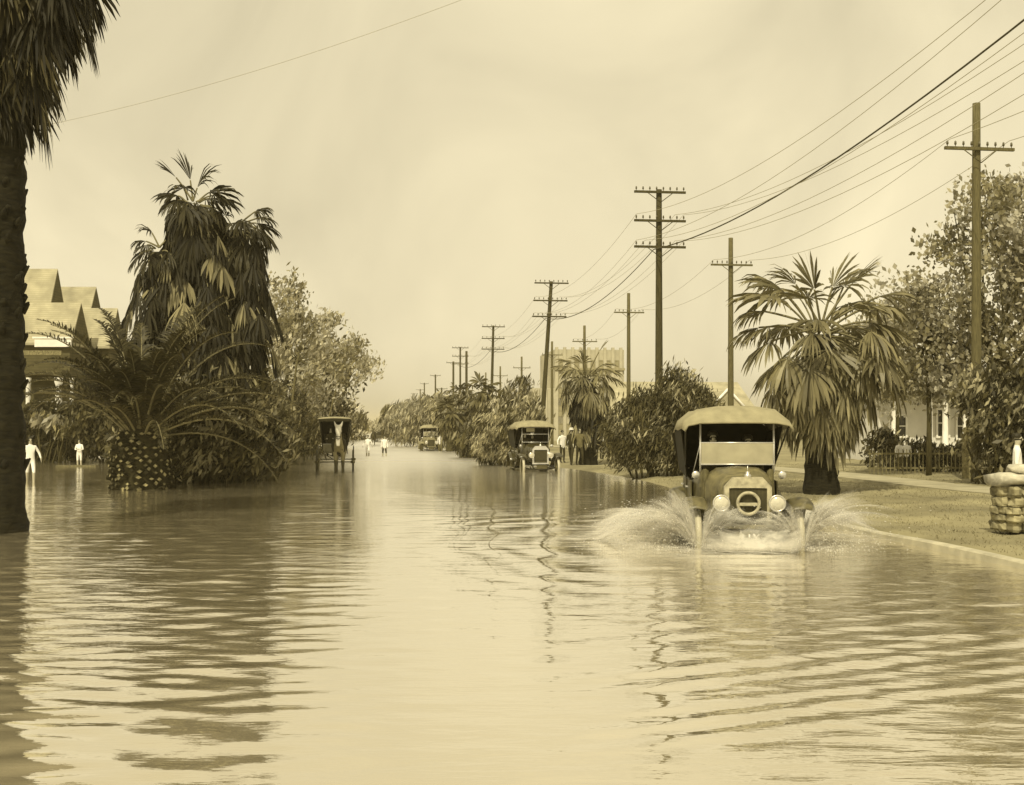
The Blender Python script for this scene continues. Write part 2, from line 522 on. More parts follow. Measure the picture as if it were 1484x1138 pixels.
fm = N.new('ShaderNodeMapRange'); fm.inputs['From Min'].default_value = .40; fm.inputs['From Max'].default_value = .92
fm.inputs['To Min'].default_value = .10; fm.inputs['To Max'].default_value = .93
L.new(lw.outputs['Facing'], fm.inputs['Value'])
wx_ = N.new('ShaderNodeMixShader'); L.new(fm.outputs[0], wx_.inputs[0]); L.new(b.outputs[0], wx_.inputs[1]); L.new(gl.outputs[0], wx_.inputs[2])
L.new(wx_.outputs[0], N['Material Output'].inputs['Surface'])
tag(mb.build('water', wm), None, kind='structure')


# ------------------------------------------------------------------ palms
def nrm(a):
    return a / (np.linalg.norm(a, axis=-1, keepdims=True) + 1e-9)


def fan_leaf(mb, o, d, lp, L_, n=22, spread=1.95, g=.16, gp=.12, mi=0, mp_=1, roll=.5, pr=.022):
    """one fan leaf: a curved stalk, then n free-tipped pleated segments that droop"""
    o = np.array(o, float); d = nrm(np.array(d, float))
    pts = [o]
    st = 5
    for i in range(st):
        d = nrm(d + gp * np.array([0, 0, -1]) * (i + 1) / st)
        pts.append(pts[-1] + d * lp / st)
    if lp > .15:
        mb.tube(pts, [pr * 1.3, pr * 1.1, pr, pr, pr * .9, pr * .8], 4, mp_, True, False)
    hub = pts[-1]
    up = np.array([0, 0, 1.0])
    s = np.cross(d, up)
    if np.linalg.norm(s) < .1:
        s = np.array([math.cos(rnd.random() * 6), math.sin(rnd.random() * 6), 0])
    s = nrm(s); nn = np.cross(s, d)
    ph = np.linspace(-spread, spread, n)
    dph = ph[1] - ph[0]
    dirs = np.cos(ph)[:, None] * d + np.sin(ph)[:, None] * s - .12 * nn
    dirs = nrm(dirs + rng.normal(0, .05, (n, 3)))
    tang = nrm(-np.sin(ph)[:, None] * d + np.cos(ph)[:, None] * s)
    ln = L_ * (.72 + .28 * np.cos(ph * .8)) * rng.uniform(.86, 1.06, n)
    fr = np.array([.04, .34, .6, .82, 1.0])
    wf = np.array([.05, .37, .54, .36, .04])
    sg = np.where(np.arange(n) % 2 == 0, 1, -1) * roll
    pos = hub + dirs * (ln * fr[0])[:, None]
    rows = []
    dd = dirs.copy()
    for i in range(5):
        if i:
            dd = nrm(dd + np.array([0, 0, -1]) * (g * (0.3 + 1.6 * fr[i] ** 2)) * rng.uniform(.5, 1.5, n)[:, None])
            pos = pos + dd * (ln * (fr[i] - fr[i - 1]))[:, None]
        tw = nrm(np.cos(sg)[:, None] * tang + np.sin(sg)[:, None] * np.cross(tang, dd))
        hw = (ln * wf[i] * math.tan(dph / 2) * 1.0)[:, None]
        rows.append(pos - tw * hw); rows.append(pos + tw * hw)
    A = np.stack(rows, 1)          # n,10,3
    base = (np.arange(n) * 10)[:, None, None]
    q = np.array([[0, 1, 3, 2], [2, 3, 5, 4], [4, 5, 7, 6], [6, 7, 9, 8]])
    mb.add(A.reshape(-1, 3), (base + q[None]).reshape(-1, 4), mi)


def sph(el, az):
    return np.array([math.cos(el) * math.cos(az), math.cos(el) * math.sin(az), math.sin(el)])


def palm_trunk(h, r0, r1, lean=(0, 0), mats=None, n=18, rough=.05, flare=.25):
    mb = MB()
    rings = []
    k = max(10, int(h * 7))
    for i in range(k + 1):
        t = i / k
        r = r0 + (r1 - r0) * t + flare * r0 * math.exp(-t * h / .5)
        ang = np.arange(n) * 2 * math.pi / n
        rr = r * (1 + rng.normal(0, rough, n) + rng.normal(0, rough * .6))
        rings.append(np.stack([np.cos(ang) * rr + lean[0] * t * t, np.sin(ang) * rr + lean[1] * t * t, np.full(n, -.3 + (h + .3) * t)], 1))
    mb.loft(rings, 0, True)
    return mb


def fan_palm(name, base, h, label, cat='palm tree', group=None, tr=(.4, .3), leaves=46, lp=(.9, 1.3), L_=(.85, 1.15),
             skirt=0, sk_h=(0, 0), sk_r=.5, mats=('fan', 'fan_dead'), trunk='trunk', nseg=22, lean=(0, 0), elev=(-1.0, 1.35), dead_L=(.9, 1.3), simple=False, wind=(.1, 0, 0), droop=1.0, spr=(1.6, 2.2), extra=()):
    root = empty(name, base, 0, label, cat, group)
    palm_trunk(h, tr[0], tr[1], lean, flare=.12 if simple else .2, n=10 if simple else 20).build('trunk', M[trunk], root)
    top = np.array([lean[0], lean[1], h])
    cb = MB()
    for i in range(leaves):
        f = (i + .5) / leaves
        el = elev[1] + (elev[0] - elev[1]) * f ** .8 + rng.normal(0, .2)
        az = i * 2.39996 + rng.normal(0, .4)
        o = top + np.array([math.cos(az) * tr[1] * .7, math.sin(az) * tr[1] * .7, .25 - .75 * f])
        d = sph(el, az) + np.array(wind) * rng.uniform(0, 1)
        fan_leaf(cb, o, d, rng.uniform(*lp) * (.85 + .3 * f), rng.uniform(*L_), nseg, rng.uniform(*spr), (.10 + .2 * f) * droop * rng.uniform(.6, 1.4), (.08 + .2 * f) * droop ** .5, 0, 1, pr=.028)
    for (el, az, lpp, ll, sp_, gg) in extra:
        fan_leaf(cb, top + np.array([0, 0, .2]), sph(el, az), lpp, ll, nseg, sp_, gg, .05, 0, 1, pr=.03)
    cb.build('crown', [M[mats[0]], M['petiole']], root)
    if skirt:
        sb = MB()
        for i in range(skirt):
            t = rng.random()
            z = sk_h[0] + (sk_h[1] - sk_h[0]) * t
            az = rng.uniform(0, 6.283)
            lx = (z / h) ** 2
            rr = sk_r * (.35 + .65 * math.sin(math.pi * min(1, .15 + .8 * t))) * rng.uniform(.45, 1)
            o = np.array([lean[0] * lx + math.cos(az) * rr, lean[1] * lx + math.sin(az) * rr, z])
            d = np.array([math.cos(az) * .55, math.sin(az) * .55, -1.0 + rng.uniform(-.1, .5)])
            fan_leaf(sb, o, d, .3, rng.uniform(*dead_L), max(10, nseg - 8), rng.uniform(.5, .95), .25, .1, 0 if rng.random() < .78 else 1, 1)
        sb.build('skirt', [M[mats[1]], M['fan_dead']], root)
    return root


# near palm at the left edge of the picture
p = at(-4, 20.0)
root = empty('fan_palm', p, 0, 'tall dark shaggy palm cut off by the left edge, nearest to the viewer', 'palm tree', 'palms along the left side')
tb = palm_trunk(10.4, .44, .40, (.1, 0), n=28, rough=.05, flare=.22)
for i in range(150):                                   # broken leaf bases along the trunk
    az = rng.uniform(0, 6.28); z = rng.uniform(.9, 7.5)
    o = np.array([math.cos(az) * .40, math.sin(az) * .40, z])
    d = nrm(np.array([math.cos(az) * .6, math.sin(az) * .6, .9]))
    tb.tube([o, o + d * .12, o + d * rng.uniform(.14, .26) + np.array([0, 0, -.02])], [.07, .05, .015], 5, 0)
tb.build('trunk', M['trunk_dark'], root)
cb = MB()
for i in range(60):
    f = (i + .5) / 60
    az = i * 2.4 + rng.normal(0, .2); el = 1.3 - 2.0 * f
    o = np.array([.1 + math.cos(az) * .3, math.sin(az) * .3, 10.6 - .8 * f])
    fan_leaf(cb, o, sph(el, az), rng.uniform(.7, 1.1), rng.uniform(.9, 1.2), 26, 2.0, .14 + .15 * f, .12 + .2 * f, 0, 1)
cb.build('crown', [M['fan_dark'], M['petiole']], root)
sb = MB()
for i in range(150):
    az = rng.uniform(0, 6.283); t = rng.random()
    z = 7.9 + 2.6 * t
    rr = (.45 + 1.15 * t) * rng.uniform(.4, 1.0)
    o = np.array([.1 + math.cos(az) * rr, math.sin(az) * rr, z])
    fan_leaf(sb, o, np.array([math.cos(az) * (.35 + .35 * t), math.sin(az) * (.35 + .35 * t), -1.0]), .25, rng.uniform(.8, 1.35), 20, rng.uniform(.45, .9), .12, .1, 0 if rng.random() < .80 else 1, 1)
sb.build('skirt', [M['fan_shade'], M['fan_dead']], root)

# three shaggy fan palms behind the date palm
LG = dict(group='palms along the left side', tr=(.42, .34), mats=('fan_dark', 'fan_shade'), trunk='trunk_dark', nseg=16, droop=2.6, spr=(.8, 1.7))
fan_palm('fan_palm', at(292, 40.0), 9.6, 'tallest shaggy fan palm behind the date palm, topped by one upright leaf', leaves=40, lp=(.2, .8), L_=(.8, 1.35), skirt=250, sk_h=(3.2, 9.7), sk_r=1.3,
         lean=(-.3, 0), elev=(-1.1, .9), wind=(.45, 0, 0), extra=((1.45, 3.0, .75, 1.15, .7, .12), (1.3, .2, .5, 1.2, .8, .3), (1.0, 3.3, 1.0, .9, .7, .1)), **LG)
fan_palm('fan_palm', at(345, 40.8), 8.9, 'shaggy fan palm right of the tallest one behind the date palm', leaves=38, lp=(.2, .8), L_=(.8, 1.35), skirt=220, sk_h=(2.6, 9.0), sk_r=1.15,
         elev=(-1.1, .7), wind=(.6, 0, 0), extra=((.75, .1, .8, .8, 1.6, .45), (.35, -.2, .9, .8, 1.3, .35)), **LG)
fan_palm('fan_palm', at(231, 39.5), 7.9, 'lower shaggy fan palm left of the tallest one behind the date palm', leaves=20, lp=(.4, .7), L_=(.7, 1.1), skirt=150, sk_h=(2.8, 7.8), sk_r=.95,
         elev=(-1.1, .7), wind=(.3, 0, 0), extra=((1.1, 2.9, .6, .7, .9, .45), (.9, .3, .9, .9, .8, .2), (.5, 3.2, .5, .7, 1.0, .5)), **LG)

# the fan palm on the right verge, behind the front car
fan_palm('fan_palm', at(1190, 29.5, .08), 4.15, 'bushy fan palm with a thick dark trunk behind the nearest car', group='palms on the right verge', tr=(.40, .37), leaves=60, lp=(.9, 1.7),
         L_=(1.0, 1.35), skirt=54, sk_h=(2.2, 3.9), sk_r=.9, mats=('fan', 'fan_dead'), trunk='trunk_dark', nseg=20, elev=(-1.3, 1.05), dead_L=(.8, 1.1), wind=(.2, 0, 0), droop=2.1, spr=(1.1, 2.0),
         extra=((1.4, 3.3, 1.0, 1.15, 1.4, .08), (1.3, .2, 1.1, 1.1, 1.3, .1), (1.0, .05, 1.35, 1.05, .55, .06), (1.05, 3.3, 1.3, 1.0, 1.0, .25), (.35, 3.1, 1.55, 1.0, 1.2, .4), (-.55, -1.6, 1.1, 1.15, 1.5, .05), (.55, -.3, 1.6, 1.1, 1.0, .2), (-.2, 3.4, 1.5, 1.2, 1.4, .3), (.1, 2.8, 1.6, 1.1, 1.2, .35), (-.6, 3.3, 1.5, 1.2, 1.4, .15), (-.8, -2.2, 1.2, 1.2, 1.5, .12), (-.7, -.9, 1.3, 1.2, 1.4, .12), (-.3, -.3, 1.5, 1.2, 1.5, .2)))
# the next one, beside the second car
fan_palm('fan_palm', at(852, 54.0, .08), 4.1, 'middle sized fan palm right of the second car with people under it', group='palms on the right verge', tr=(.40, .36), leaves=60, lp=(.6, 1.05),
         L_=(.8, 1.1), skirt=70, sk_h=(1.8, 4.0), sk_r=.75, mats=('fan', 'fan_shade'), trunk='trunk_dark', nseg=16, elev=(-1.2, 1.1), dead_L=(.8, 1.1), droop=2.3, spr=(.9, 1.6),
         extra=((1.15, .1, 1.2, .75, .35, .03), (1.4, 3, .6, .8, 1, .2)))


# date palm with a pineapple trunk
def date_palm(base, label):
    root = empty('date_palm', base, 0, label, 'palm tree', 'palms along the left side')
    tb = MB()
    prof = [(.78, -.3), (.82, .0), (.80, .35), (.76, .9), (.68, 1.35), (.55, 1.75), (.3, 1.95)]
    tb.lathe(prof, n=28, mi=1)
    rows = 13
    for j in range(rows):
        z = .02 + j * .135
        r = np.interp(z, [a[1] for a in prof], [a[0] for a in prof])
        n = 19
        for i in range(n):
            az = (i + .5 * (j % 2)) * 2 * math.pi / n + rng.normal(0, .03)
            ca, sa = math.cos(az), math.sin(az)
            out = np.array([ca, sa, .25]); t_ = np.array([-sa, ca, 0]); upv = np.array([-.25 * ca, -.25 * sa, 1])
            c0 = np.array([ca * r, sa * r, z])
            if rng.random() < .12: continue
            ln = rng.uniform(.03, .2); w, hh = .135 * rng.uniform(.6, 1.1), .105 * rng.uniform(.6, 1.1)
            c0 = c0 + rng.normal(0, .018, 3); out = out + rng.normal(0, .16, 3)
            P = []
            for e, sc in ((-.05, 1.0), (ln, .62)):
                for a_, b_ in ((-w, 0), (0, -hh), (w, 0), (0, hh)):
                    P.append(c0 + out * e + t_ * a_ * sc + upv * b_ * sc)
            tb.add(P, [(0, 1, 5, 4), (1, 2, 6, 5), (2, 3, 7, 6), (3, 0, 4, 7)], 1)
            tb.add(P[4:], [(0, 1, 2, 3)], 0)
    tb.build('trunk', [M['stub'], M['stubdark']], root)
    cb = MB()
    nf = 66
    for k in range(nf):
        f = (k + .5) / nf
        az = k * 2.39996 + rng.normal(0, .15)
        el = 1.4 - 1.0 * f ** .8 + rng.normal(0, .08)
        front = max(0.0, -math.sin(az))
        el += .45 * front * f
        el += .35 * max(0.0, -math.cos(az)) * f
        LN = rng.uniform(3.9, 5.5) * (1.0 - .35 * front)
        d = sph(el, az)
        o = np.array([math.cos(az) * .3, math.sin(az) * .3, 1.85 - .35 * f])
        st = 16
        pts, ds = [o], [d]
        for i in range(st):
            d = nrm(d + np.array([0, 0, -1]) * (.045 + .115 * i / st))
            pts.append(pts[-1] + d * LN / st); ds.append(d)
        pts = np.array(pts); ds = np.array(ds)
        cb.tube(pts, list(np.linspace(.045, .008, st + 1)), 4, 1, True, False)
        m = 56
        t = np.linspace(.12, .995, m)
        P = np.stack([np.interp(t * st, np.arange(st + 1), pts[:, a]) for a in range(3)], 1)
        D = nrm(np.stack([np.interp(t * st, np.arange(st + 1), ds[:, a]) for a in range(3)], 1))
        S = nrm(np.cross(D, np.array([0, 0, 1.0]))); U_ = np.cross(S, D)
        ll = .50 * np.sin(np.clip(t * 1.02, 0, 1) * math.pi * .86 + .32) * rng.uniform(.8, 1.1, m) + .04
        for sg in (-1, 1):
            ld = nrm(D * .75 + S * sg * .85 + U_ * .45 + rng.normal(0, .2, (m, 3)))
            mid = P + ld * (ll * .5)[:, None]
            ld2 = nrm(ld + np.array([0, 0, -.5]))
            tip = mid + ld2 * (ll * .5)[:, None]
            wv = nrm(np.cross(ld, U_)) * .028
            A = np.stack([P - wv * .6, P + wv * .6, mid + wv, mid - wv, tip + wv * .15, tip - wv * .15], 1)
            base_i = (np.arange(m) * 6)[:, None, None]
            cb.add(A.reshape(-1, 3), (base_i + np.array([[0, 1, 2, 3], [3, 2, 4, 5]])[None]).reshape(-1, 4), 0)
    cb.build('crown', [M['date'], M['petiole']], root)
    return root


date_palm(at(206, 34.5), 'date palm with a knobbly pineapple trunk standing in the water')


# ------------------------------------------------------------------ broad-leaved trees and shrubs
def leaf_cloud(mb, centres, radii, n, size, mi=0, dirn=(0, 0, 1), spread=.9, aspect=2.2, clump=.35, nclump=40, shell=.55):
    """n leaf blades scattered through ellipsoids in clumps"""
    centres = np.asarray(centres, float); radii = np.asarray(radii, float)
    vol = radii.prod(1) ** .67
    pick = rng.choice(len(centres), nclump, p=vol / vol.sum())
    dv = nrm(rng.normal(0, 1, (nclump, 3))) * (rng.random((nclump, 1)) ** (1 / 3 * (1 - shell) + .05))
    cc = centres[pick] + dv * radii[pick]
    ci = rng.integers(0, nclump, n)
    pos = cc[ci] + rng.normal(0, clump, (n, 3)) * np.array([1, 1, .8])
    ax = nrm(np.array(dirn) + rng.normal(0, spread, (n, 3)))
    sd = nrm(np.cross(ax, rng.normal(0, 1, (n, 3))))
    s = size * rng.uniform(.45, 1.6, n)[:, None]
    a = ax * s * aspect * .5; b_ = sd * s * .5
    A = np.stack([pos - a, pos + b_, pos + a, pos - b_], 1)
    F = np.arange(n * 4).reshape(-1, 4)
    mi_arr = np.array([mi] * n) if np.isscalar(mi) else np.asarray(mi)[ci % len(mi)]
    mb.add(A.reshape(-1, 3), F, mi_arr)


def tree(name, base, label, trunk_pts, r0, blobs, n, size, mats, cat='tree', group=None, clump=.35, nclump=60, dirn=(.35, 0, 1), spread=.7, aspect=2.2, shell=.5, bark='bark', twig=True):
    """blobs: list of (dx, dy, z, rx, ry, rz) relative to the base"""
    root = empty(name, base, 0, label, cat, group)
    if trunk_pts:
        tb = MB()
        tb.tube(trunk_pts, list(np.linspace(r0, r0 * .45, len(trunk_pts))), 10, 0)
        end = np.array(trunk_pts[-1]); mid = np.array(trunk_pts[max(0, len(trunk_pts) - 2)])
        for bl in blobs:
            c = np.array(bl[:3])
            s0 = mid + (end - mid) * rnd.uniform(.2, 1)
            for q in range(3 if twig else 1):
                e = c + rng.normal(0, .45, 3) * np.array(bl[3:6])
                m1 = (s0 + e) / 2 + rng.normal(0, .2, 3)
                tb.tube([s0, m1, e], [r0 * .38, r0 * .22, r0 * .07], 6, 0)
        tb.build('trunk', M[bark], root)
    cb = MB()
    leaf_cloud(cb, [b_[:3] for b_ in blobs], [b_[3:6] for b_ in blobs], n, size, list(range(len(mats))), dirn, spread, aspect, clump, nclump, shell)
    cb.build('crown', [M[k] for k in mats], root)
    return root


def shrub(name, base, label, blobs, n, size, mats, cat='bush', group=None, clump=.28, nclump=80, dirn=(.3, 0, 1), spread=.55, aspect=3.0, stems=10, shell=.4):
    root = empty(name, base, 0, label, cat, group)
    cb = MB()
    if len(blobs) <= 3:                      # sprays sticking out of the outline
        ext = []
        for b_ in blobs:
            for q in range(4):
                d = nrm(rng.normal(0, 1, 3)); d[2] = abs(d[2])
                ext.append(tuple(np.array(b_[:3]) + d * np.array(b_[3:6]) * 1.0) + tuple(np.array(b_[3:6]) * rng.uniform(.2, .4)))
        blobs = list(blobs) + ext
    leaf_cloud(cb, [b_[:3] for b_ in blobs], [b_[3:6] for b_ in blobs], n, size, list(range(len(mats))), dirn, spread, aspect, clump, nclump, shell)
    cb.build('foliage', [M[k] for k in mats], root)
    sb = MB()
    for i in range(stems):
        bl = blobs[i % len(blobs)]
        e = np.array(bl[:3]) + rng.normal(0, .5, 3) * np.array(bl[3:6])
        s0 = np.array([bl[0] * .6 + rng.normal(0, .2), bl[1] * .6 + rng.normal(0, .2), -.3])
        sb.tube([s0, (s0 + e) / 2 + rng.normal(0, .1, 3), e], [.05, .035, .01], 5, 0)
    sb.build('stem', M['bark'], root)
    return root


# --- left side trees
tree('street_tree', at(408, 70), 'pale leaved wind blown tree right of the shaggy palms', [(0, 0, -.4), (.1, 0, 2.5), (.3, 0, 5), (.5, 0, 6.5)], .22,
     [(-.2, 0, 9.3, 1.5, 1.5, 2.6), (1.2, .3, 7.6, 1.8, 1.8, 2.3), (-1.0, 0, 6.6, 1.6, 1.8, 2.2), (2.2, 0, 5.6, 1.3, 1.6, 2.0), (.6, 0, 4.6, 2.2, 2.0, 1.8)], 5000, .14, ['sun_pale', 'leaf_a', 'leaf_c', 'sun_leaf'],
     group='trees along the left side', clump=.38, nclump=110, dirn=(.45, 0, 1))
tree('street_tree', at(452, 92), 'dark dense tree behind the covered buggy', [(0, 0, -.4), (.1, 0, 2), (.2, 0, 4)], .2,
     [(-.6, 0, 5.0, 2.2, 2, 3.0), (1.6, 0, 4.2, 2.0, 2, 3.0), (0.2, 0, 2.4, 3.0, 2, 2.2), (-2.5, 0, 3.2, 1.8, 2, 2.6)], 6500, .17, ['leaf_b', 'bush', 'leaf_a', 'leaf_c'],
     group='trees along the left side', clump=.42, nclump=120, dirn=(.45, 0, 1))
tree('street_tree', at(490, 112), 'thin topped tree leaning right over the covered buggy', [(-.6, 0, -.4), (-.2, 0, 3), (.6, 0, 5.5), (1.0, 0, 6.6)], .2,
     [(1.2, 0, 8.7, 1.5, 1.6, 1.2), (2.9, 0, 7.8, 1.3, 1.5, 1.3), (-.6, 0, 7.4, 1.4, 1.5, 1.6), (0, 0, 5.0, 2.0, 1.5, 2.0), (0, 0, 2.6, 2.2, 1.5, 2.2)], 3400, .15, ['leaf_a', 'sun_leaf', 'haze_leaf', 'leaf_c'],
     group='trees along the left side', clump=.45, nclump=75, dirn=(.5, 0, 1))
for (px, Y, hh_, ln, lb) in ((418, 64, 7.6, .9, 'slender pale stemmed tree just right of the tall post'), (436, 74, 8.6, 1.6, 'slender tree leaning right between the post and the buggy'), (472, 88, 8.2, 2.0, 'thin bare stemmed tree bending right above the buggy roof')):
    tree('street_tree', at(px, Y), lb, [(0, 0, -.4), (ln * .15, 0, hh_ * .35), (ln * .5, 0, hh_ * .7), (ln * .8, 0, hh_ * .88)], .09,
         [(ln, 0, hh_, .9, .9, .8), (ln * .2 - .5, 0, hh_ * .8, .7, .8, .8), (ln + .8, 0, hh_ * .82, .7, .8, .7)], 900, .14, ['leaf_c', 'leaf_a', 'sun_leaf'], group='trees along the left side', clump=.3, nclump=36, dirn=(.5, 0, 1), bark='pole_pale')
shrub('bush', at(517, 190), 'round dark bush at the far end of the left tree line', [(0, 0, 1.6, 2.2, 2, 2.6), (-1.5, 0, 1.5, 2, 2, 2.2)], 1800, .3, ['bush'], group='shrubs along the left side', nclump=60, clump=.4)
for (px, Y, h, w, lb) in ((262, 47, 3.6, 1.8, 'dark shrub under the left most shaggy palm'), (318, 50, 3.9, 1.9, 'dark shrub below the tallest shaggy palm'),
                          (368, 57, 4.2, 1.9, 'tall dark shrub right of the shaggy palms, at the water edge'), (408, 68, 4.2, 1.8, 'dark shrub at the foot of the pale leaved tree'),
                          (268, 38.6, 3.2, 1.0, 'dark bush hiding the foot of the tallest shaggy palm'), (318, 39.0, 3.4, 1.1, 'dark bush between the two right hand shaggy palm trunks'), (350, 40.5, 3.2, .95, 'dark bush at the water edge right of all the shaggy palm trunks'),
                          (432, 80, 4.0, 1.7, 'dark shrub just left of the covered buggy')):
    shrub('bush', at(px, Y, 0), lb, [(0, 0, h * .55, w, 1.4, h * .5), (w * .5, 0, h * .35, w * .8, 1.3, h * .38), (-w * .6, 0, h * .35, w * .8, 1.3, h * .38)], 7000, .10, ['bush', 'leaf_b', 'bush', 'leaf_a'],
          group='shrubs along the left side', dirn=(.5, 0, 1), nclump=100)
for (px, Y, h, w, lb) in ((72, 62.5, 3.1, 1.8, 'dark hedge bush in front of the house porch'), (128, 62.5, 3.4, 1.9, 'dark hedge bush behind the child in white'), (176, 60, 3.6, 1.8, 'dark hedge bush between child and date palm')):
    shrub('bush', at(px, Y, 0), lb, [(0, 0, h * .5, w, 1.2, h * .46), (w * .5, 0, h * .35, w * .8, 1.1, h * .36), (-w * .6, 0, h * .35, w * .8, 1.1, h * .36)], 5200, .10, ['bush', 'leaf_b', 'leaf_b', 'bush'],
          group='shrubs along the left side', nclump=90)
shrub('flowering_bush', at(75, 60.7, 0), 'bush with pale blossom patches by the house', [(0, 0, 2.1, .9, .6, .45), (.9, 0, 1.7, .5, .5, .3)], 500, .15, ['leaf_c', 'stub'], group='shrubs along the left side', nclump=14, clump=.18)
mb = MB()
for (px, Y, z1, dx, lb) in ((404, 62, 3.0, .1, 'tall pale wooden post in the dark shrubs left of the buggy'), (322, 53, 1.6, .12, 'short pale leaning post below the shaggy palms'), (342, 58, 1.9, -.05, 'short pale upright post right of the leaning one below the shaggy palms')):
    mb = MB()
    mb.tube([(0, 0, -.4), (.03, 0, 1), (dx, 0, z1)], [.11, .09, .08], 8)
    tag(mb.build('post', M['pole_pale'], loc=at(px, Y)), lb, 'post')

# --- shrubs on the right verge
def shr(px, Y, zz, h, w, n, sz, mats, lb, **k):
    k = {**dict(dirn=(.35, 0, 1), spread=.38, clump=.34, aspect=4.5), **k}
    return shrub('bush', at(px, Y, .08), lb, [(0, 0, h * .5, w, 1.5, h * .48), (w * .55, 0, h * .42, w * .7, 1.4, h * .40), (-w * .6, 0, h * .34, w * .7, 1.4, h * .33)], n, sz, mats, group='shrubs on the right verge', **k)


shrub('bush', at(950, 41, .08), 'big feathery dark bush left of the nearest car', [(-.2, 0, 1.5, 1.6, 1.3, 1.25), (.9, 0, 2.6, 1.0, 1.0, 1.0), (1.3, 0, 1.4, 1.0, 1.2, 1.3), (-1.0, 0, 1.5, .8, 1.2, 1.1), (.75, 0, 3.3, .45, .5, .6), (1.25, 0, 3.0, .4, .5, .5), (-.3, 0, 2.75, .5, .5, .35), (1.9, 0, 2.3, .4, .5, .4)], 34000, .046,
      ['bush', 'bush', 'bush', 'bush_pale'], group='shrubs on the right verge', clump=.21, nclump=330, aspect=4.5, dirn=(.35, 0, 1), spread=.5, stems=24, shell=.35)
shr(722, 57, 0, 2.7, .85, 13000, .05, ['bush_pale', 'bush', 'bush_pale'], 'tall grey feathery bush left of the second car', clump=.16, nclump=160, aspect=5, dirn=(.45, 0, 1), spread=.35)
shr(686, 72, 0, 1.7, .9, 1600, .13, ['bush', 'bush_pale'], 'low bush behind the figure in white left of the second car', nclump=50, clump=.2)
shr(745, 70, 0, 4.3, 1.6, 4600, .09, ['bush_pale', 'bush_pale', 'haze_leaf', 'bush'], 'feathery bush behind the second car', nclump=100, clump=.25)
shr(664, 96, 0, 4.6, 1.9, 4200, .12, ['bush_pale', 'haze_leaf', 'bush'], 'dense bush right of the pale third car', nclump=80)
shr(606, 118, 0, 5.0, 2.2, 4000, .13, ['haze_leaf', 'haze_leaf', 'bush_pale'], 'spreading bush left of the pale third car', nclump=80)
shr(640, 125, 0, 5.4, 2.6, 4000, .13, ['haze_leaf', 'haze_leaf', 'bush_pale'], 'tall bush right behind the pale third car', nclump=80)
shr(585, 165, 0, 5.5, 2.6, 2600, .26, ['haze_leaf', 'bush'], 'farther bush, second in the row left of the third car', nclump=70)
shr(570, 230, 0, 6.0, 3.2, 2400, .34, ['haze_leaf'], 'last bush of the row before the street vanishes', nclump=60)

far_palms = [(697, 84, 5.6, 'tallest dark fan palm in the far median row'), (652, 92, 4.2, 'dark round fan palm just right of the third car'), (664, 120, 6.4, 'fan palm at the foot of the fourth three armed pole'),
             (738, 92, 4.4, 'short fan palm above the feathery bush by the second car'), (754, 98, 4.6, 'short fan palm just above the roof of the second car'), (676, 100, 5.0, 'fan palm between the third and fourth three armed poles'),
             (644, 150, 7.0, 'distant fan palm above the roof of the third car'), (622, 175, 7.0, 'distant fan palm left above the third car'), (608, 205, 7.2, 'small far fan palm, third from the street end'),
             (597, 250, 7.6, 'tiny far fan palm, second from the street end'), (584, 310, 8, 'tiny farthest fan palm at the street end'), (720, 105, 4.6, 'fan palm between the second and third three armed poles')]
for (px, Y, h, lb) in far_palms:
    fan_palm('fan_palm', at(px, Y, .05), h - 1.1, lb, group='far fan palms down the median', tr=(.3, .24), leaves=26, lp=(.5, .8), L_=(.8, 1.1), skirt=18, sk_h=(h * .35, h - 1.3), sk_r=.55,
             mats=('fan_haze', 'fan_dead'), nseg=10, simple=True, elev=(-1.1, 1.2))
# the merged far end of the median planting
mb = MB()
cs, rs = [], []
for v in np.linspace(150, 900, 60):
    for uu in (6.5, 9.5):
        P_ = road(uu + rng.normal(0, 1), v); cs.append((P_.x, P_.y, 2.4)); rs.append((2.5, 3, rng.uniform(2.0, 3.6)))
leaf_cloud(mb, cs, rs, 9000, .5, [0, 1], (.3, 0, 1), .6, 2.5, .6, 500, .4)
tag(mb.build('treeline', [M['haze_leaf'], M['bush']]), 'far off planting of the median fading to the street end', 'trees', kind='stuff')
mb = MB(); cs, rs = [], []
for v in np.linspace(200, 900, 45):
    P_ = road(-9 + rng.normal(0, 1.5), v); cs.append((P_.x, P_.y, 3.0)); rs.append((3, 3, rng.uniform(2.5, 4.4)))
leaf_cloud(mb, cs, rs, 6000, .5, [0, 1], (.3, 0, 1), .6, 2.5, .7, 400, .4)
tag(mb.build('treeline', [M['haze_leaf'], M['bush']]), 'far off tree belt on the left of the street', 'trees', kind='stuff')

# --- right side trees
tree('street_tree', at(1346, 38, .2), 'slender trunked tree with big pale leaves left of the nearest utility pole', [(0, 0, -.3), (.02, 0, 2), (-.05, 0, 4.2), (.1, 0, 5.2)], .10,
     [(.3, 0, 6.6, 1.2, 1.2, 1.3), (-.9, 0, 5.6, 1.0, 1.2, 1.2), (1.1, 0, 5.4, 1.1, 1.2, 1.3), (-.2, 0, 4.4, 1.7, 1.3, 1.1), (-1.7, 0, 4.2, .8, 1, 1.2), (1.6, 0, 4.0, .9, 1, 1.0), (-1.2, 0, 3.3, 1.0, 1, .7), (.6, 0, 3.1, 1.2, 1, .6), (1.5, .5, 2.9, .8, 1, .6)], 9000, .105, ['sun_leaf', 'sun_pale', 'sun_leaf', 'sun_pale', 'leaf_a'],
     group='trees along the right side', clump=.28, nclump=120, dirn=(-.3, 0, .8), spread=.8, aspect=1.6)
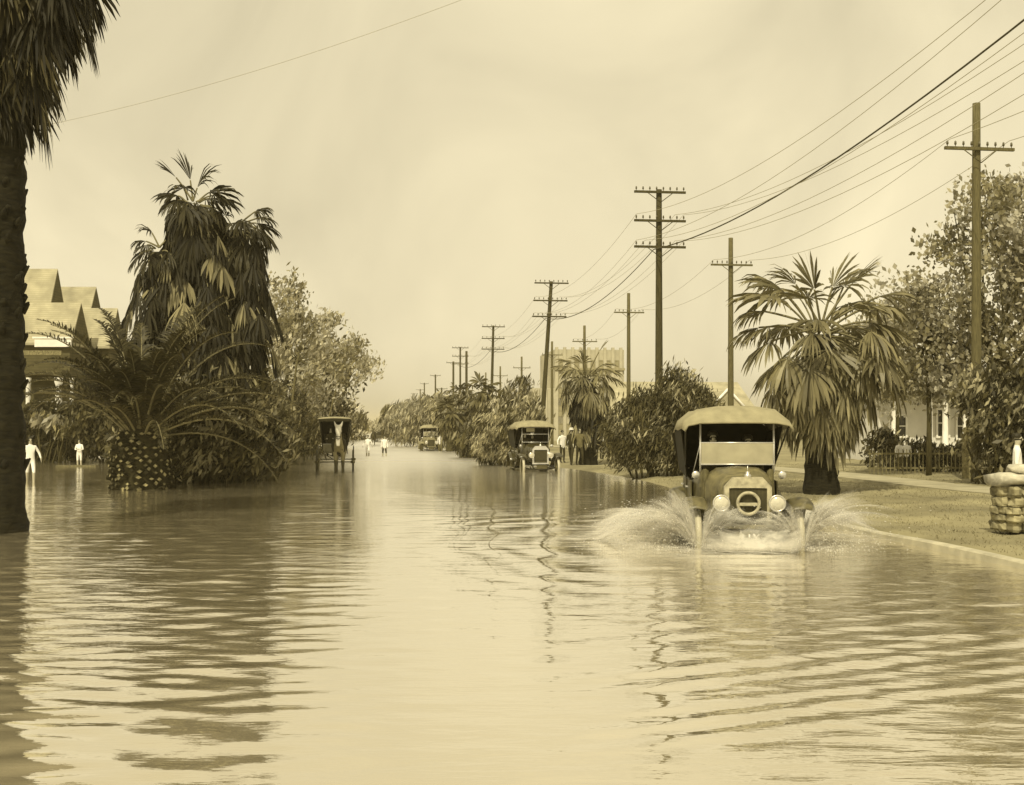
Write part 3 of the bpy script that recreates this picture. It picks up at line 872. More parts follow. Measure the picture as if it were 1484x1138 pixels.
tree('street_tree', at(1440, 37, .2), 'large broad leaved tree behind the nearest utility pole', [(0, 0, -.3), (.1, 0, 2), (0, 0, 4)], .2,
     [(-.2, 0, 8.4, 1.2, 1.3, 1.6), (1.4, 0, 8.2, 1.4, 1.3, 1.8), (0.2, 0, 6.4, 1.6, 1.4, 1.6), (2.0, 0, 6.2, 1.6, 1.4, 1.7), (.6, 0, 4.3, 1.9, 1.4, 1.4), (3, 0, 4.6, 1.4, 1.4, 1.6)], 11500, .11, ['sun_leaf', 'leaf_a', 'sun_leaf', 'sun_pale'],
     group='trees along the right side', clump=.28, nclump=170, dirn=(-.3, 0, .8), spread=.8, aspect=1.6)
tree('street_tree', at(1300, 46, .2), 'hazy tree between the bushy palm and the slender tree', [(0, 0, -.3), (.02, 0, 2), (-.05, 0, 4.2)], .1,
     [(0, 0, 5.2, 1.5, 1.3, 1.5), (-1.2, 0, 4.6, 1.0, 1.2, 1.2), (.9, 0, 4.2, 1.2, 1.2, 1.2), (.3, 0, 3.4, 1.4, 1.2, .9), (-.8, 0, 3.0, .8, 1, 1)], 6000, .11, ['sun_leaf', 'sun_pale', 'sun_leaf'],
     group='trees along the right side', clump=.3, nclump=80, dirn=(-.3, 0, .8), spread=.8, aspect=1.6)
shrub('bush', at(1448, 31.5, .2), 'large dark bush right of the nearest utility pole base', [(0, 0, 1.4, 1.0, .8, 1.3), (.9, 0, 1.7, 1.0, .8, 1.5), (-.3, 0, 2.3, .7, .7, .9)], 8000, .075, ['bush_pale', 'leaf_b', 'bush', 'leaf_a'], group='shrubs on the right verge', nclump=130, clump=.2)
shrub('hedge', at(1362, 42, .2), 'clipped low hedge in front of the white house', [(-.9, 0, .55, .7, .4, .5), (0, 0, .55, .7, .4, .5), (.9, 0, .55, .7, .4, .5)], 3600, .07, ['bush', 'leaf_b', 'bush_pale'], cat='hedge', nclump=120, clump=.12)
shrub('bush', at(1280, 43, .2), 'low weedy bush at the right foot of the bushy palm', [(0, 0, .8, .7, .6, .7)], 1400, .08, ['bush_pale', 'bush'], group='shrubs on the right verge', nclump=50, clump=.14)

# grass on the near verge
mb = MB()
ng = 26000
vv = 12 + 38 * rng.random(ng) ** 1.3; uu = kerb_u(vv) + .25 + (5.9 * rng.random(ng))
far_ = rng.random(ng) < .2
uu = np.where(far_, 16.3 + 4 * rng.random(ng), uu)
gz = ground_z(uu, vv)
base = np.stack([uu * c_ - vv * s_, uu * s_ + vv * c_, gz - .01], 1)
hh = rng.uniform(.02, .06, ng)[:, None]
tip = base + np.concatenate([rng.normal(0, .03, (ng, 2)), hh], 1)
sd = nrm(np.concatenate([rng.normal(0, 1, (ng, 2)), np.zeros((ng, 1))], 1)) * .009
A = np.stack([base - sd, base + sd, tip], 1).reshape(-1, 3)
mb.add(A, np.arange(ng * 3).reshape(-1, 3), 0)
tag(mb.build('grass', M['grass']), 'short dry grass on the right verge', 'grass', kind='stuff')


# ------------------------------------------------------------------ utility poles and wires
def pole(px, Y, top_py, arms, label, group, pale=False, lean=0.0, arm_w=2.05, r=(.17, .11), insul=6, base_z=.1):
    zt = zpx(top_py, Y)
    root = empty('utility_pole', at(px, Y, 0), TH, label, 'utility pole', group)
    mb = MB(); k = 9
    mb.tube([(lean * (1 - i / k), 0, -.2 + (zt + .2) * i / k) for i in range(k + 1)], list(np.linspace(r[0], r[1], k + 1)), 10)
    mb.build('shaft', M['pole_pale' if pale else 'pole'], root)
    outs = []
    for dz in arms:
        z = zt - dz
        lx = lean * (dz / zt) * 1.0
        ab = MB(); ab.box((0, 0, 0), (arm_w, .085, .085))
        ab.tube([(-.55, -.03, .0), (0, -.1, -.42)], .016, 4); ab.tube([(.55, -.03, .0), (0, -.1, -.42)], .016, 4)
        a = ab.build('crossarm', M['pole_pale' if pale else 'pole'], root, loc=(lx, -.17, z))
        for i in range(insul):
            x = -arm_w / 2 + .08 + (arm_w - .16) * i / (insul - 1)
            if INS[0] is None:
                ib = MB(); ib.lathe([(.010, .05), (.012, .10), (.030, .10), (.036, .14), (.028, .165), (.03, .19), (.014, .21), (0, .215)], n=8)
                io = ib.build('insulator', M['insul'], a); INS[0] = io
            else:
                io = INS[0].copy(); COL.objects.link(io); io.parent = a
            io.location = (x, 0, 0)
        outs.append((lx, z))
    return root, outs, zt


INS = [None]
A_poles = [(955, 44.6, 275, 'nearest three armed pole rising from behind the big feathery bush', 0.0), (799, 72.9, 408, 'leaning three armed pole above the second car', -.75),
           (715, 109, 472, 'third three armed pole back along the median', -.3), (667, 152, 503, 'fourth three armed pole back along the median', 0.0)]
GA = 'utility poles along the median'
rowA = []
for i, (px, Y, tp, lb, ln) in enumerate(A_poles):
    zt = zpx(tp, Y)
    rowA.append(pole(px, Y, tp, (.13, 1.25, 2.27), lb, GA, lean=ln, insul=8 if i < 2 else 6, arm_w=2.05 if i == 0 else 2.2))
for (px, Y, tp, lb) in ((676, 140, 509, 'bare pole just right of the fourth three armed pole'), (657, 165, 524, 'bare pole just left of the fourth three armed pole'), (640, 200, 562, 'short far pole right of the one over the third car'),
                        (631, 219, 543, 'bare far pole over the pale third car'), (615, 275, 555, 'far pole, first left of the one over the third car'), (609, 303, 564, 'far pole, second left of the one over the third car'),
                        (600, 356, 570, 'far pole, third left of the one over the third car'), (591, 432, 578, 'last far pole at the street end')):
    pole(px, Y, tp, (.2,) if Y > 150 else (), lb, GA, insul=2, r=(.2, .14))
GB = 'utility poles along the right pavement'
rowB = []
for (px, Y, tp, lb, n_) in ((1415, 32.8, 150, 'nearest single arm pole beside the broad leaved tree', 9), (1059, 55.9, 345, 'single arm pole rising behind the roof of the nearest car', 9), (911, 78.4, 425, 'single arm pole right of the striped building', 8),
                            (847, 95.6, 472, 'single arm pole showing above the middle sized fan palm', 6), (800, 113, 495, 'thin pole just right of the leaning three armed pole', 2), (756, 136, 517, 'thin pole left of the leaning three armed pole', 2),
                            (725, 161, 531, 'thin pole just right of the third three armed pole', 2), (704, 183, 540, 'thin pole just left of the third three armed pole', 2)):
    rowB.append(pole(px, Y, tp, (1.35,), lb, GB, pale=True, insul=n_, arm_w=2.1, r=(.16, .11)))


def wire(pts, r, label, m='wire', sag=.9):
    mb = MB(); P = []
    for (a, b_, sg) in zip(pts[:-1], pts[1:], sag):
        a = Vector(a); b_ = Vector(b_)
        for t in np.linspace(0, 1, 22)[(1 if P else 0):]:
            q = a.lerp(b_, float(t)); q.z -= sg * 4 * t * (1 - t); P.append(tuple(q))
    mb.tube(P, r, 4, 0, True, True)
    return tag(mb.build('wire', M[m]), label, 'wire', 'overhead wires')


def arm_pt(P_, k, x):
    root, outs, zt = P_
    lx, z = outs[k]
    R = Matrix.Rotation(TH, 3, 'Z')
    return Vector(root.location) + R @ Vector((lx + x, -.17, z + .25))


c2 = road(10.6, 13.5)
near_end = lambda x, z: (c2.x + x * c_, c2.y + x * s_, z)
spec = [(1, -.94, 'wire on the left end of the middle arms', 8.95), (1, .94, 'wire on the right end of the middle arms', 8.75), (1, .6, 'wire inside the right end of the middle arms', 8.85),
        (2, -.94, 'wire on the left end of the lowest arms', 8.85), (2, -.6, 'wire second from left on the lowest arms', 8.255), (2, .6, 'wire second from right on the lowest arms', 8.45), (2, .94, 'wire on the right end of the lowest arms', 8.25),
        ]
for (k, x, lb, ze) in spec:
    wire([near_end(x, ze)] + [arm_pt(rowA[i], k, x) for i in range(4)], .0075, lb, sag=(.9, .9, .9, .9))
wire([near_end(-.3, 8.75)] + [tuple(arm_pt(rowA[i], 2, -.25) + Vector((0, 0, -.35))) for i in range(4)], .022, 'thick cable slung under the lowest arms', 'cable', sag=(.8, .9, .9, .9))
e2 = road(17.0, 8)
for x, lb in ((-.9, 'wire on the left end of the single arm poles'), (.9, 'wire on the right end of the single arm poles')):
    wire([(e2.x + x, e2.y, 10.6)] + [arm_pt(rowB[i], 0, x) for i in range(4)], .009, lb, sag=(.6, .8, .8, .7))
wire([at(-60, 30, zpx(205, 30)), at(700, 24, zpx(-12, 24)), at(1200, 20, zpx(-160, 20))], .0045, 'faint wire crossing the upper left sky', sag=(.35, .2))

# ------------------------------------------------------------------ buildings
def hip_or_gable(mb, x0, x1, y0, y1, z0, z1, ov=.35, hip=0.0, mi=0, along='x', th=.12):
    """a roof slab pair with thickness; ridge along x or y, hip insets the ridge ends"""
    x0 -= ov; x1 += ov; y0 -= ov; y1 += ov
    if along == 'x':
        a, b_ = (x0 + hip, (y0 + y1) / 2, z1), (x1 - hip, (y0 + y1) / 2, z1)
    else:
        a, b_ = ((x0 + x1) / 2, y0 + hip, z1), ((x0 + x1) / 2, y1 - hip, z1)
    V = [(x0, y0, z0), (x1, y0, z0), (x1, y1, z0), (x0, y1, z0), a, b_]
    V2 = [(p_[0], p_[1], p_[2] - th) for p_ in V[:4]]
    if along == 'x':
        F = [(0, 1, 5, 4), (2, 3, 4, 5), (1, 2, 5), (3, 0, 4)]
    else:
        F = [(1, 2, 5, 4), (3, 0, 4, 5), (0, 1, 4), (2, 3, 5)]
    mb.add(V + V2, F + [(0, 6, 7, 1), (1, 7, 8, 2), (2, 8, 9, 3), (3, 9, 6, 0), (6, 9, 8, 7)], mi)


def window(parent, c, w, h, face='y-', fm='white', depth=.08, gm='window'):
    mb = MB(); t = .09
    d = (lambda a, b_, e: (a, e, b_)) if face in ('y-',) else (lambda a, b_, e: (e, a, b_))
    def bx(cx, cz, sx, sz):
        if face == 'y-':
            mb.box((cx, 0, cz), (sx, depth, sz))
        else:
            mb.box((0, cx, cz), (depth, sx, sz))
    bx(0, h / 2 + t / 2, w + 2 * t, t); bx(0, -h / 2 - t / 2, w + 2 * t, t); bx(-w / 2 - t / 2, 0, t, h); bx(w / 2 + t / 2, 0, t, h); bx(0, 0, w, .05)
    f = mb.build('window', M[fm], parent, loc=c)
    pb = MB()
    if face == 'y-': pb.box((0, .012, 0), (w, .02, h))
    else: pb.box((.012, 0, 0), (.02, w, h))
    pb.build('pane', M[gm], f)
    return f


# left house: steep shingled roofs over a dark porch with white columns
HY = 66.0
hs = empty('house', at(62, HY, .1), 0, 'house with steep shingled gable roofs and a dark porch at the far left', 'house')
k = HY / FPX
def lx(px, y): return at(px, HY + y).x - hs.location.x
def gable_roof(pa, pb, y0, y1, pr_, pe):
    """roof block between photo columns pa and pb at its ridge, gable ends coloured dark for the shade on them"""
    ym = (y0 + y1) / 2; z1 = zpx(pr_, HY + ym); z0 = zpx(pe, HY + y0); xa, xb = lx(pa, ym), lx(pb, ym)
    mb = MB(); hip_or_gable(mb, xa, xb, y0, y1, z0, z1, .2, 0, 0, 'x'); r_ = mb.build('roof', M['roof'], hs)
    mb = MB(); x = xb + .22
    mb.add([(x, y0, z0 + .05), (x, y1, z0 + .05), (x, ym, z1 - .12), (x - .1, y0, z0 + .05), (x - .1, y1, z0 + .05), (x - .1, ym, z1 - .12)], [(0, 1, 2), (3, 5, 4), (0, 3, 4, 1), (1, 4, 5, 2), (2, 5, 3, 0)])
    mb.build('gable', M['wall_dark'], r_)  # shade of the end face put in as dark wall colour
    mb = MB(); mb.box(((xa + xb) / 2, ym, z0 / 2), (xb - xa, y1 - y0 - .3, z0 - .2)); mb.build('wall', M['wall_dark'], hs)
gable_roof(-60, 79, 3.4, 6.0, 392, 462)
gable_roof(20, 135, 6.2, 8.8, 418, 470)
gable_roof(-40, 113, .8, 3.6, 441, 500)
gable_roof(60, 166, 3.7, 6.1, 449, 505)
px0, px1 = lx(30, -.2), lx(106, -.2)
mb = MB(); mb.box(((px0 + px1) / 2, -.3, 4.9), (px1 - px0, 3.0, .25)); mb.build('porch_roof', M['wall_dark'], hs)
b0_, b1_ = lx(50, -1.9), lx(103, -1.9)
mb = MB(); mb.box(((b0_ + b1_) / 2, -1.86, zpx(500, HY - 1.9)), (b1_ - b0_, .1, .42)); mb.box(((b0_ + b1_) / 2, -1.86, zpx(492, HY - 1.9)), (b1_ - b0_ + .2, .2, .1)); mb.build('balustrade', M['white'], hs)
mb = MB(); mb.box(((px0 + px1) / 2, -1.9, zpx(514, HY - 1.9)), (px1 - px0, .12, .26)); mb.build('fascia', M['stub'], hs)
for pxx, w in ((41, .3), (85, .42), (104, .26)):
    mb = MB(); mb.lathe([(w * .62, .0), (w * .62, .9), (w * .5, 1.0), (w * .42, 4.2), (w * .55, 4.35), (w * .55, 4.6)], (lx(pxx, -1.7), -1.7, 0), 14); mb.build('column', M['white'], hs)
mb = MB()
for i in range(9): mb.box((px0 + i * .33, -1.7, .75), (.2, .06, 1.0))
mb.box(((px0 + px1) / 2, -1.7, 1.28), (px1 - px0, .12, .08)); mb.build('railing', M['wall_tan'], hs)
window(hs, (lx(66, .9), .86, 2.4), .9, 1.7); window(hs, (lx(100, .9), .86, 2.4), .8, 1.7)

# striped hotel-like block beyond the palms
BY = 150.0
bl = empty('tall_building', at(855, BY, 0), TH, 'tall pale building with vertical ribs behind the middle sized fan palm', 'building')
zt = zpx(506, BY)
mb = MB(); mb.box((.15, 8, zt / 2), (9.3, 14, zt)); mb.build('wall', M['brick_pale'], bl)
mb = MB(); mb.box((-5.3, 6.5, 3.6), (4.6, 11, 7.2)); mb.build('wing', M['brick_pale'], bl)
for i in range(9):
    x = -4.3 + i * 1.08
    mb = MB(); mb.box((x, .92, zt / 2 + .1), (.42, .3, zt + .35)); mb.build('pilaster', M['rib'], bl)
for i in range(6):
    mb = MB(); mb.box((-7.3 + i * .55, .94, 3.6), (.22, .25, 7.2)); mb.build('pilaster', M['rib'], bl)
mb = MB(); mb.box((-.1, .85, zt - 2.6), (9.9, .5, .3)); mb.build('cornice', M['wall_tan'], bl)
for i in range(8):
    for z in (1.8, 4.2, 6.6, 10.2):
        window(bl, (-3.76 + i * 1.08, .98, z), .42, 1.3, fm='wall_tan', gm='wall_tan')  # panes share the wall tone; fading by haze put into the colour

# low house with a broad roof behind the feathery bush
h2 = empty('house', at(985, 92, .2), TH, 'low house with a broad tan roof behind the big feathery bush', 'house')
zr = zpx(557, 96)
mb = MB(); mb.box((.5, 4, 1.5), (11.4, 7, 3)); mb.build('wall', M['wall_tan'], h2)
mb = MB(); hip_or_gable(mb, -5.2, 6.2, .5, 7.5, 3.0, zr, .4, .5); mb.build('roof', M['roof'], h2)
mb = MB(); mb.box((3.4, -.6, 1.4), (3.0, 2.2, 2.8)); mb.build('porch', M['wall_white'], h2)
mb = MB(); hip_or_gable(mb, 1.9, 4.9, -1.7, 2.5, 2.85, 4.7, .25, 0, 0, 'y'); mb.build('roof', M['roof'], h2)
for sg in (-1, 1):
    a, e = Vector((3.4 + sg * 1.8, -2.02, 2.85)), Vector((3.4, -2.02, 4.78))
    mb = MB(); mb.tube([a, e], .11, 4); mb.build('bargeboard', M['white'], h2)
window(h2, (3.4, -1.74, 1.6), .9, 1.3); window(h2, (-1.5, .46, 1.7), .9, 1.3); window(h2, (-4, .46, 1.7), .9, 1.3)

h3 = empty('house', at(765, 175, .2), TH, 'small far house with a pitched roof above the second car', 'house')
mb = MB(); mb.box((0, 3, 1.6), (5.2, 6, 3.2)); mb.build('wall', M['wall_tan'], h3)
mb = MB(); hip_or_gable(mb, -2.6, 2.6, 0, 6, 3.2, zpx(587, 178), .3, 0, 0, 'y'); mb.box((-1.7, 3, 5.2), (.5, .5, 1.6), 0); mb.build('roof', M['roof'], h3)
window(h3, (0, -.04, 1.7), .9, 1.3)

# white house behind the right-hand trees
h4 = empty('house', at(1345, 56, .2), TH, 'white house with a columned porch behind the slender tree', 'house')
mb = MB(); mb.box((.2, 4, 1.75), (5.0, 7, 3.5)); mb.build('wall', M['wall_white'], h4)
mb = MB(); hip_or_gable(mb, -2.3, 2.7, -.8, 7.5, 3.5, 5.4, .4, 1.2); mb.build('roof', M['roof'], h4)
window(h4, (-1.35, .44, 1.75), .8, 1.0); window(h4, (1.0, .44, 1.9), .55, 1.3); window(h4, (2.1, .44, 1.75), .7, 1.2)
for x in (-2.1, -.3, .5, 1.55, 2.5):
    mb = MB(); mb.lathe([(.2, 0), (.2, .15), (.15, .2), (.13, 3.1), (.18, 3.2), (.2, 3.4)], (x, -.75, 0), 12); mb.build('column', M['white'], h4)
mb = MB(); mb.box((.2, -.4, .12), (5.0, 1.7, .24)); mb.build('step', M['path'], h4)

# fence between pavement and lawn, with its posts
fr = empty('picket_fence', at(1346, 39.5, .2), TH, 'thin picket fence along the pavement beside the slender tree', 'fence')
for z in (.25, .75):
    mb = MB(); mb.box((0, 0, z), (4.4, .04, .06)); mb.build('rail', M['picket'], fr)
for i in range(30):
    mb = MB(); mb.box((-2.15 + i * .148, -.035, .46), (.035, .02, .9), taper=.7); mb.build('picket', M['picket'], fr)
mb = MB(); mb.box((0, 0, .7), (.22, .22, 1.4)); mb.box((0, 0, 1.43), (.3, .3, .06)); mb.lathe([(0.08, 1.46), (.13, 1.54), (.1, 1.64), (0, 1.68)], n=12)
tag(mb.build('gate_post', M['stub'], loc=at(1401, 36, .2)), 'pale gate post with a knob left of the nearest utility pole', 'post')

# stone gate pier at the right edge: rubble blocks under a pale cap
pr = empty('stone_pier', at(1478, 18.6, .12), TH, 'low rubble stone pier with a pale cap cut by the right edge', 'pier')
mb = MB()
def rock(mb, c, size, smooth=False):
    """a rounded, knocked about stone"""
    n_, m_ = 8, 6
    rings = []
    jit = rng.normal(0, .10, (m_, n_))
    for a in range(m_):
        th = math.pi * (a + .5) / m_
        ring = []
        for q in range(n_):
            ph = 2 * math.pi * q / n_
            d = np.array([math.sin(th) * math.cos(ph), math.sin(th) * math.sin(ph), math.cos(th)])
            d = np.sign(d) * np.abs(d) ** .62 * (1 + jit[a, q])
            ring.append(np.array(c) + d * np.array(size) / 2)
        rings.append(ring)
    mb.loft(rings, 0, smooth)


z = .02
for j in range(5):
    hh_ = rnd.uniform(.12, .18); x = -.37 + rnd.uniform(0, .05)
    while x < .33:
        w = rnd.uniform(.13, .30)
        for y in (-.25, .22):
            rock(mb, (x + w / 2, y + rnd.uniform(-.04, .04), z + hh_ / 2), (w * 1.02, .3, hh_ * 1.08))
        x += w
    for y in (-.05, .1):
        for x in (-.3, .3):
            rock(mb, (x + rnd.uniform(-.03, .03), y, z + hh_ / 2), (.2, .26, hh_))
    z += hh_ * .97
mb.box((0, 0, .38), (.5, .4, .74))
mb.build('base', M['stone'], pr)
mb = MB(); rock(mb, (-.16, 0, .86), (.62, .72, .22), True); rock(mb, (.28, .02, .85), (.42, .66, .19), True); mb.build('cap', M['stone_cap'], pr)
mb = MB(); rock(mb, (.10, 0, 1.02), (.56, .5, .18), True); mb.build('top_stone', M['stone_cap'], pr)

# pale plank at the water's edge on the left
mb = MB(); mb.box((0, 0, .02), (1.9, .45, .10), 0, .03)
tag(mb.build('plank', M['stub'], loc=at(112, 54.6, .0), bevel=.015), 'pale plank lying at water level by the child in white', 'plank')


# ------------------------------------------------------------------ people (one continuous skinned body each)
def skin_mesh(name, pts, rad, edges, root, emats, mats, sub=2):
    """pts: joint positions; edges: (i, j) pairs; emats: material slot per edge"""
    me = bpy.data.meshes.new(name + '_bones')
    me.from_pydata([tuple(p_) for p_ in pts], [tuple(e) for e in edges], [])
    o = bpy.data.objects.new(name + '_bones', me); COL.objects.link(o)
    o.modifiers.new('skin', 'SKIN'); s = o.modifiers.new('sub', 'SUBSURF'); s.levels = sub; s.render_levels = sub
    for i, sv in enumerate(me.skin_vertices[0].data):
        r = rad[i]
        sv.radius = (r, r) if np.isscalar(r) else r
        sv.use_root = (i == root)
    dg = bpy.context.evaluated_depsgraph_get()
    out = bpy.data.meshes.new_from_object(o.evaluated_get(dg))
    bpy.data.objects.remove(o); bpy.data.meshes.remove(me)
    out.name = name
    P = np.array([tuple(p_) for p_ in pts], float)
    A = np.array([P[e[0]] for e in edges]); B = np.array([P[e[1]] for e in edges]); D = B - A
    R0 = np.array([np.max(rad[e[0]]) for e in edges]); R1 = np.array([np.max(rad[e[1]]) for e in edges])
    C = np.array([tuple(f.center) for f in out.polygons])
    t = np.clip(((C[:, None] - A) * D).sum(-1) / ((D * D).sum(-1) + 1e-9), 0, 1)
    d = np.linalg.norm(C[:, None] - (A + t[..., None] * D), axis=-1) - (R0 + (R1 - R0) * t)
    idx = np.array(emats)[d.argmin(1)]
    for m in mats: out.materials.append(m)
    out.polygons.foreach_set('material_index', idx.astype(np.int32))
    out.polygons.foreach_set('use_smooth', np.ones(len(idx), bool))
    out.update()
    return out


def person(loc, h, label, rz=0.0, top='shirt', legs='cloth_dark', head='hair', arms='down', pose='stand', sleeve=True, group=None, stride=.12, feet='skin', hat=None):
    k = h / 1.75
    P, Rr, E, Em = [], [], [], []

    def j(x, y, z, r):
        P.append((x * k, y * k, z * k)); Rr.append(r * k if np.isscalar(r) else (r[0] * k, r[1] * k)); return len(P) - 1

    def e(a, b_, m): E.append((a, b_)); Em.append(m)
    pel = j(0, 0, .95, (.15, .11)); spi = j(0, -.005, 1.15, (.135, .1)); che = j(0, 0, 1.34, (.165, .11)); nk0 = j(0, .005, 1.46, (.08, .07))
    nk = j(0, 0, 1.52, .05); jaw = j(0, -.02, 1.58, (.062, .07)); hd = j(0, -.012, 1.66, (.078, .094)); tp = j(0, 0, 1.725, (.055, .065))
    nose = j(0, -.12, 1.625, .012)
    for a, b_, m in ((pel, spi, 0), (spi, che, 0), (che, nk0, 0), (nk0, nk, 2), (nk, jaw, 2), (jaw, hd, 2), (hd, tp, 3), (hd, nose, 2)): e(a, b_, m)
    for sg in (-1, 1):
        sh = j(sg * .17, 0, 1.41, .062); e(che, sh, 0)
        if arms == 'down':
            el, wr, pa, fd = (sg * .225, .02, 1.14), (sg * .235, -.05, .92), (sg * .235, -.07, .85), (0, -.01, -1)
        elif arms == 'out':
            el, wr, pa, fd = (sg * .30, .0, 1.18), (sg * .34, -.10, 1.0), (sg * .345, -.13, .94), (0, -.4, -1)
        elif arms == 'fold':
            el, wr, pa, fd = (sg * .24, -.03, 1.15), (sg * .08, -.2, 1.16), (sg * .02, -.22, 1.18), (-sg, -.1, .1)
        else:
            el, wr, pa, fd = (sg * .22, -.12, 1.18), (sg * .15, -.34, 1.22), (sg * .14, -.41, 1.24), (0, -1, .1)
        a1 = j(*el, .044); a2 = j(*wr, .029); a3 = j(*pa, (.036, .02))
        e(sh, a1, 0); e(a1, a2, 0 if sleeve else 2); e(a2, a3, 2)
        fd = np.array(fd, float) / np.linalg.norm(fd)
        side = np.array([0, 1, 0]) if abs(fd[1]) < .7 else np.array([1, 0, 0])
        for q in range(4):
            b0 = np.array(pa) + side * (.026 - .0175 * q) + fd * .03
            ln = (.055, .072, .067, .05)[q]
            f1 = j(*b0, .0095); f2 = j(*(b0 + fd * ln * .55), .0085); f3 = j(*(b0 + fd * ln + np.array([0, -.012, 0])), .007)
            e(a3, f1, 2); e(f1, f2, 2); e(f2, f3, 2)
        t1 = j(*(np.array(pa) + side * -.035 + np.array([-sg * .01, -.012, .02])), .0105); t2 = j(*(np.array(pa) + side * -.05 + fd * .035), .0085)
        e(a3, t1, 2); e(t1, t2, 2)
        hp = j(sg * .09, 0, .90, .088); e(pel, hp, 1)
        if pose == 'sit':
            kn = j(sg * .12, -.42, .93, .064); an = j(sg * .12, -.50, .52, .042); to = j(sg * .12, -.62, .47, .036)
        elif pose == 'walk':
            kn = j(sg * .10, -.05 - sg * stride, .50, .06); an = j(sg * .095, .03 - sg * stride * 1.6, .09, .042); to = j(sg * .10, -.11 - sg * stride * 1.6, .04, .036)
        else:
            kn = j(sg * .10, -.02, .50, .06); an = j(sg * .10, .02, .09, .042); to = j(sg * .115, -.12, .04, .036)
        e(hp, kn, 1); e(kn, an, 1 if feet != 'skin' else 2); e(an, to, 2 if feet == 'skin' else 3)
    me = skin_mesh('person', P, Rr, E, pel, Em, [M[top], M[legs], M['skin'], M['hair']])
    o = bpy.data.objects.new('person', me); COL.objects.link(o)
    o.location = loc; o.rotation_euler = (0, 0, rz)
    tag(o, label, 'person', group)
    hb = MB()
    if hat:
        hb.lathe([(.155 * k, 1.685 * k), (.15 * k, 1.70 * k), (.098 * k, 1.70 * k), (.092 * k, 1.78 * k), (.07 * k, 1.80 * k), (0, 1.80 * k)], (0, -.01 * k, 0), 18)
        hb.build('hat', M[hat], o)
    else:
        prof = []
        hb.lathe([(.088 * k, 1.675 * k), (.094 * k, 1.70 * k), (.084 * k, 1.74 * k), (.052 * k, 1.768 * k), (0, 1.775 * k)], (0, .012 * k, 0), 16)
        hb.build('hair', M[head], o)
    return o


def gz(px, Y):
    p_ = at(px, Y); u, v = uv_of(p_); return float(ground_z(u, v))


def stand(px, Y, h, label, rz=0, dz=0.0, **k):
    p_ = at(px, Y); p_.z = gz(px, Y) + dz
    return person(p_, h, label, rz, **k)


stand(115, 55.5, 1.42, 'child all in white standing by the pale plank', top='shirt', legs='shirt', arms='fold', feet='skin')
stand(44, 38.5, 1.65, 'figure in white wading just right of the near palm trunk', rz=.5, top='shirt', legs='shirt', pose='walk', arms='out', feet='skin')
stand(533, 76, 1.62, 'left wader in a white shirt with rolled trousers', pose='walk', top='shirt', legs='shirt', arms='out', group='waders in the street')
stand(557, 76, 1.60, 'right wader in a white shirt over short dark trousers', pose='walk', rz=.3, top='shirt', legs='cloth_dark', arms='down', group='waders in the street')
stand(697, 62, 1.6, 'figure in a white shirt at the left edge of the tall grey bush', rz=.4, legs='cloth_mid', feet='shoe')
stand(679, 78, 1.75, 'figure in white farther off, left of the tall grey bush', legs='shirt', arms='out', feet='shoe')
stand(638, 93, 1.7, 'figure in white standing right behind the pale third car', legs='cloth_mid', feet='shoe')
GP = 'people under the middle sized fan palm'
stand(815, 57, 1.62, 'person in a white shirt between the second car and the fan palm', rz=.5, legs='cloth_dark', arms='out', feet='shoe', group=GP)
stand(828, 53.5, 1.72, 'person in a dark suit walking left of the fan palm', rz=-.3, top='cloth_dark', pose='walk', stride=.2, feet='shoe', group=GP, hat='straw')
stand(840, 53, 1.74, 'person in dark clothes with one pale sleeve close to the fan palm trunk', rz=.2, top='cloth_mid', pose='walk', feet='shoe', arms='out', group=GP)
stand(868, 60, 1.62, 'person in a white shirt and dark trousers just right of the fan palm trunk', rz=2.9, legs='cloth_dark', feet='shoe', group=GP)
stand(878, 59, 1.72, 'person in a white shirt, second right of the fan palm trunk', rz=.4, legs='cloth_dark', pose='walk', feet='shoe', group=GP)
stand(894, 60, 1.70, 'person in dark clothes half hidden by the big feathery bush', top='cloth_mid', legs='cloth_dark', feet='shoe', group=GP)
GC = 'children at the picket fence'
stand(1303, 41.5, 1.12, 'left child in a white top by the picket fence', rz=.3, legs='cloth_mid', feet='shoe', group=GC)
stand(1314, 41.0, 1.12, 'right child in a white top by the picket fence', rz=-.3, legs='cloth_dark', feet='shoe', group=GC)
stand(1474, 20.6, 1.56, 'person in a white blouse and dark skirt behind the stone pier', rz=1.2, arms='down', legs='cloth_dark', feet='shoe')
pk = COL.objects[-1]


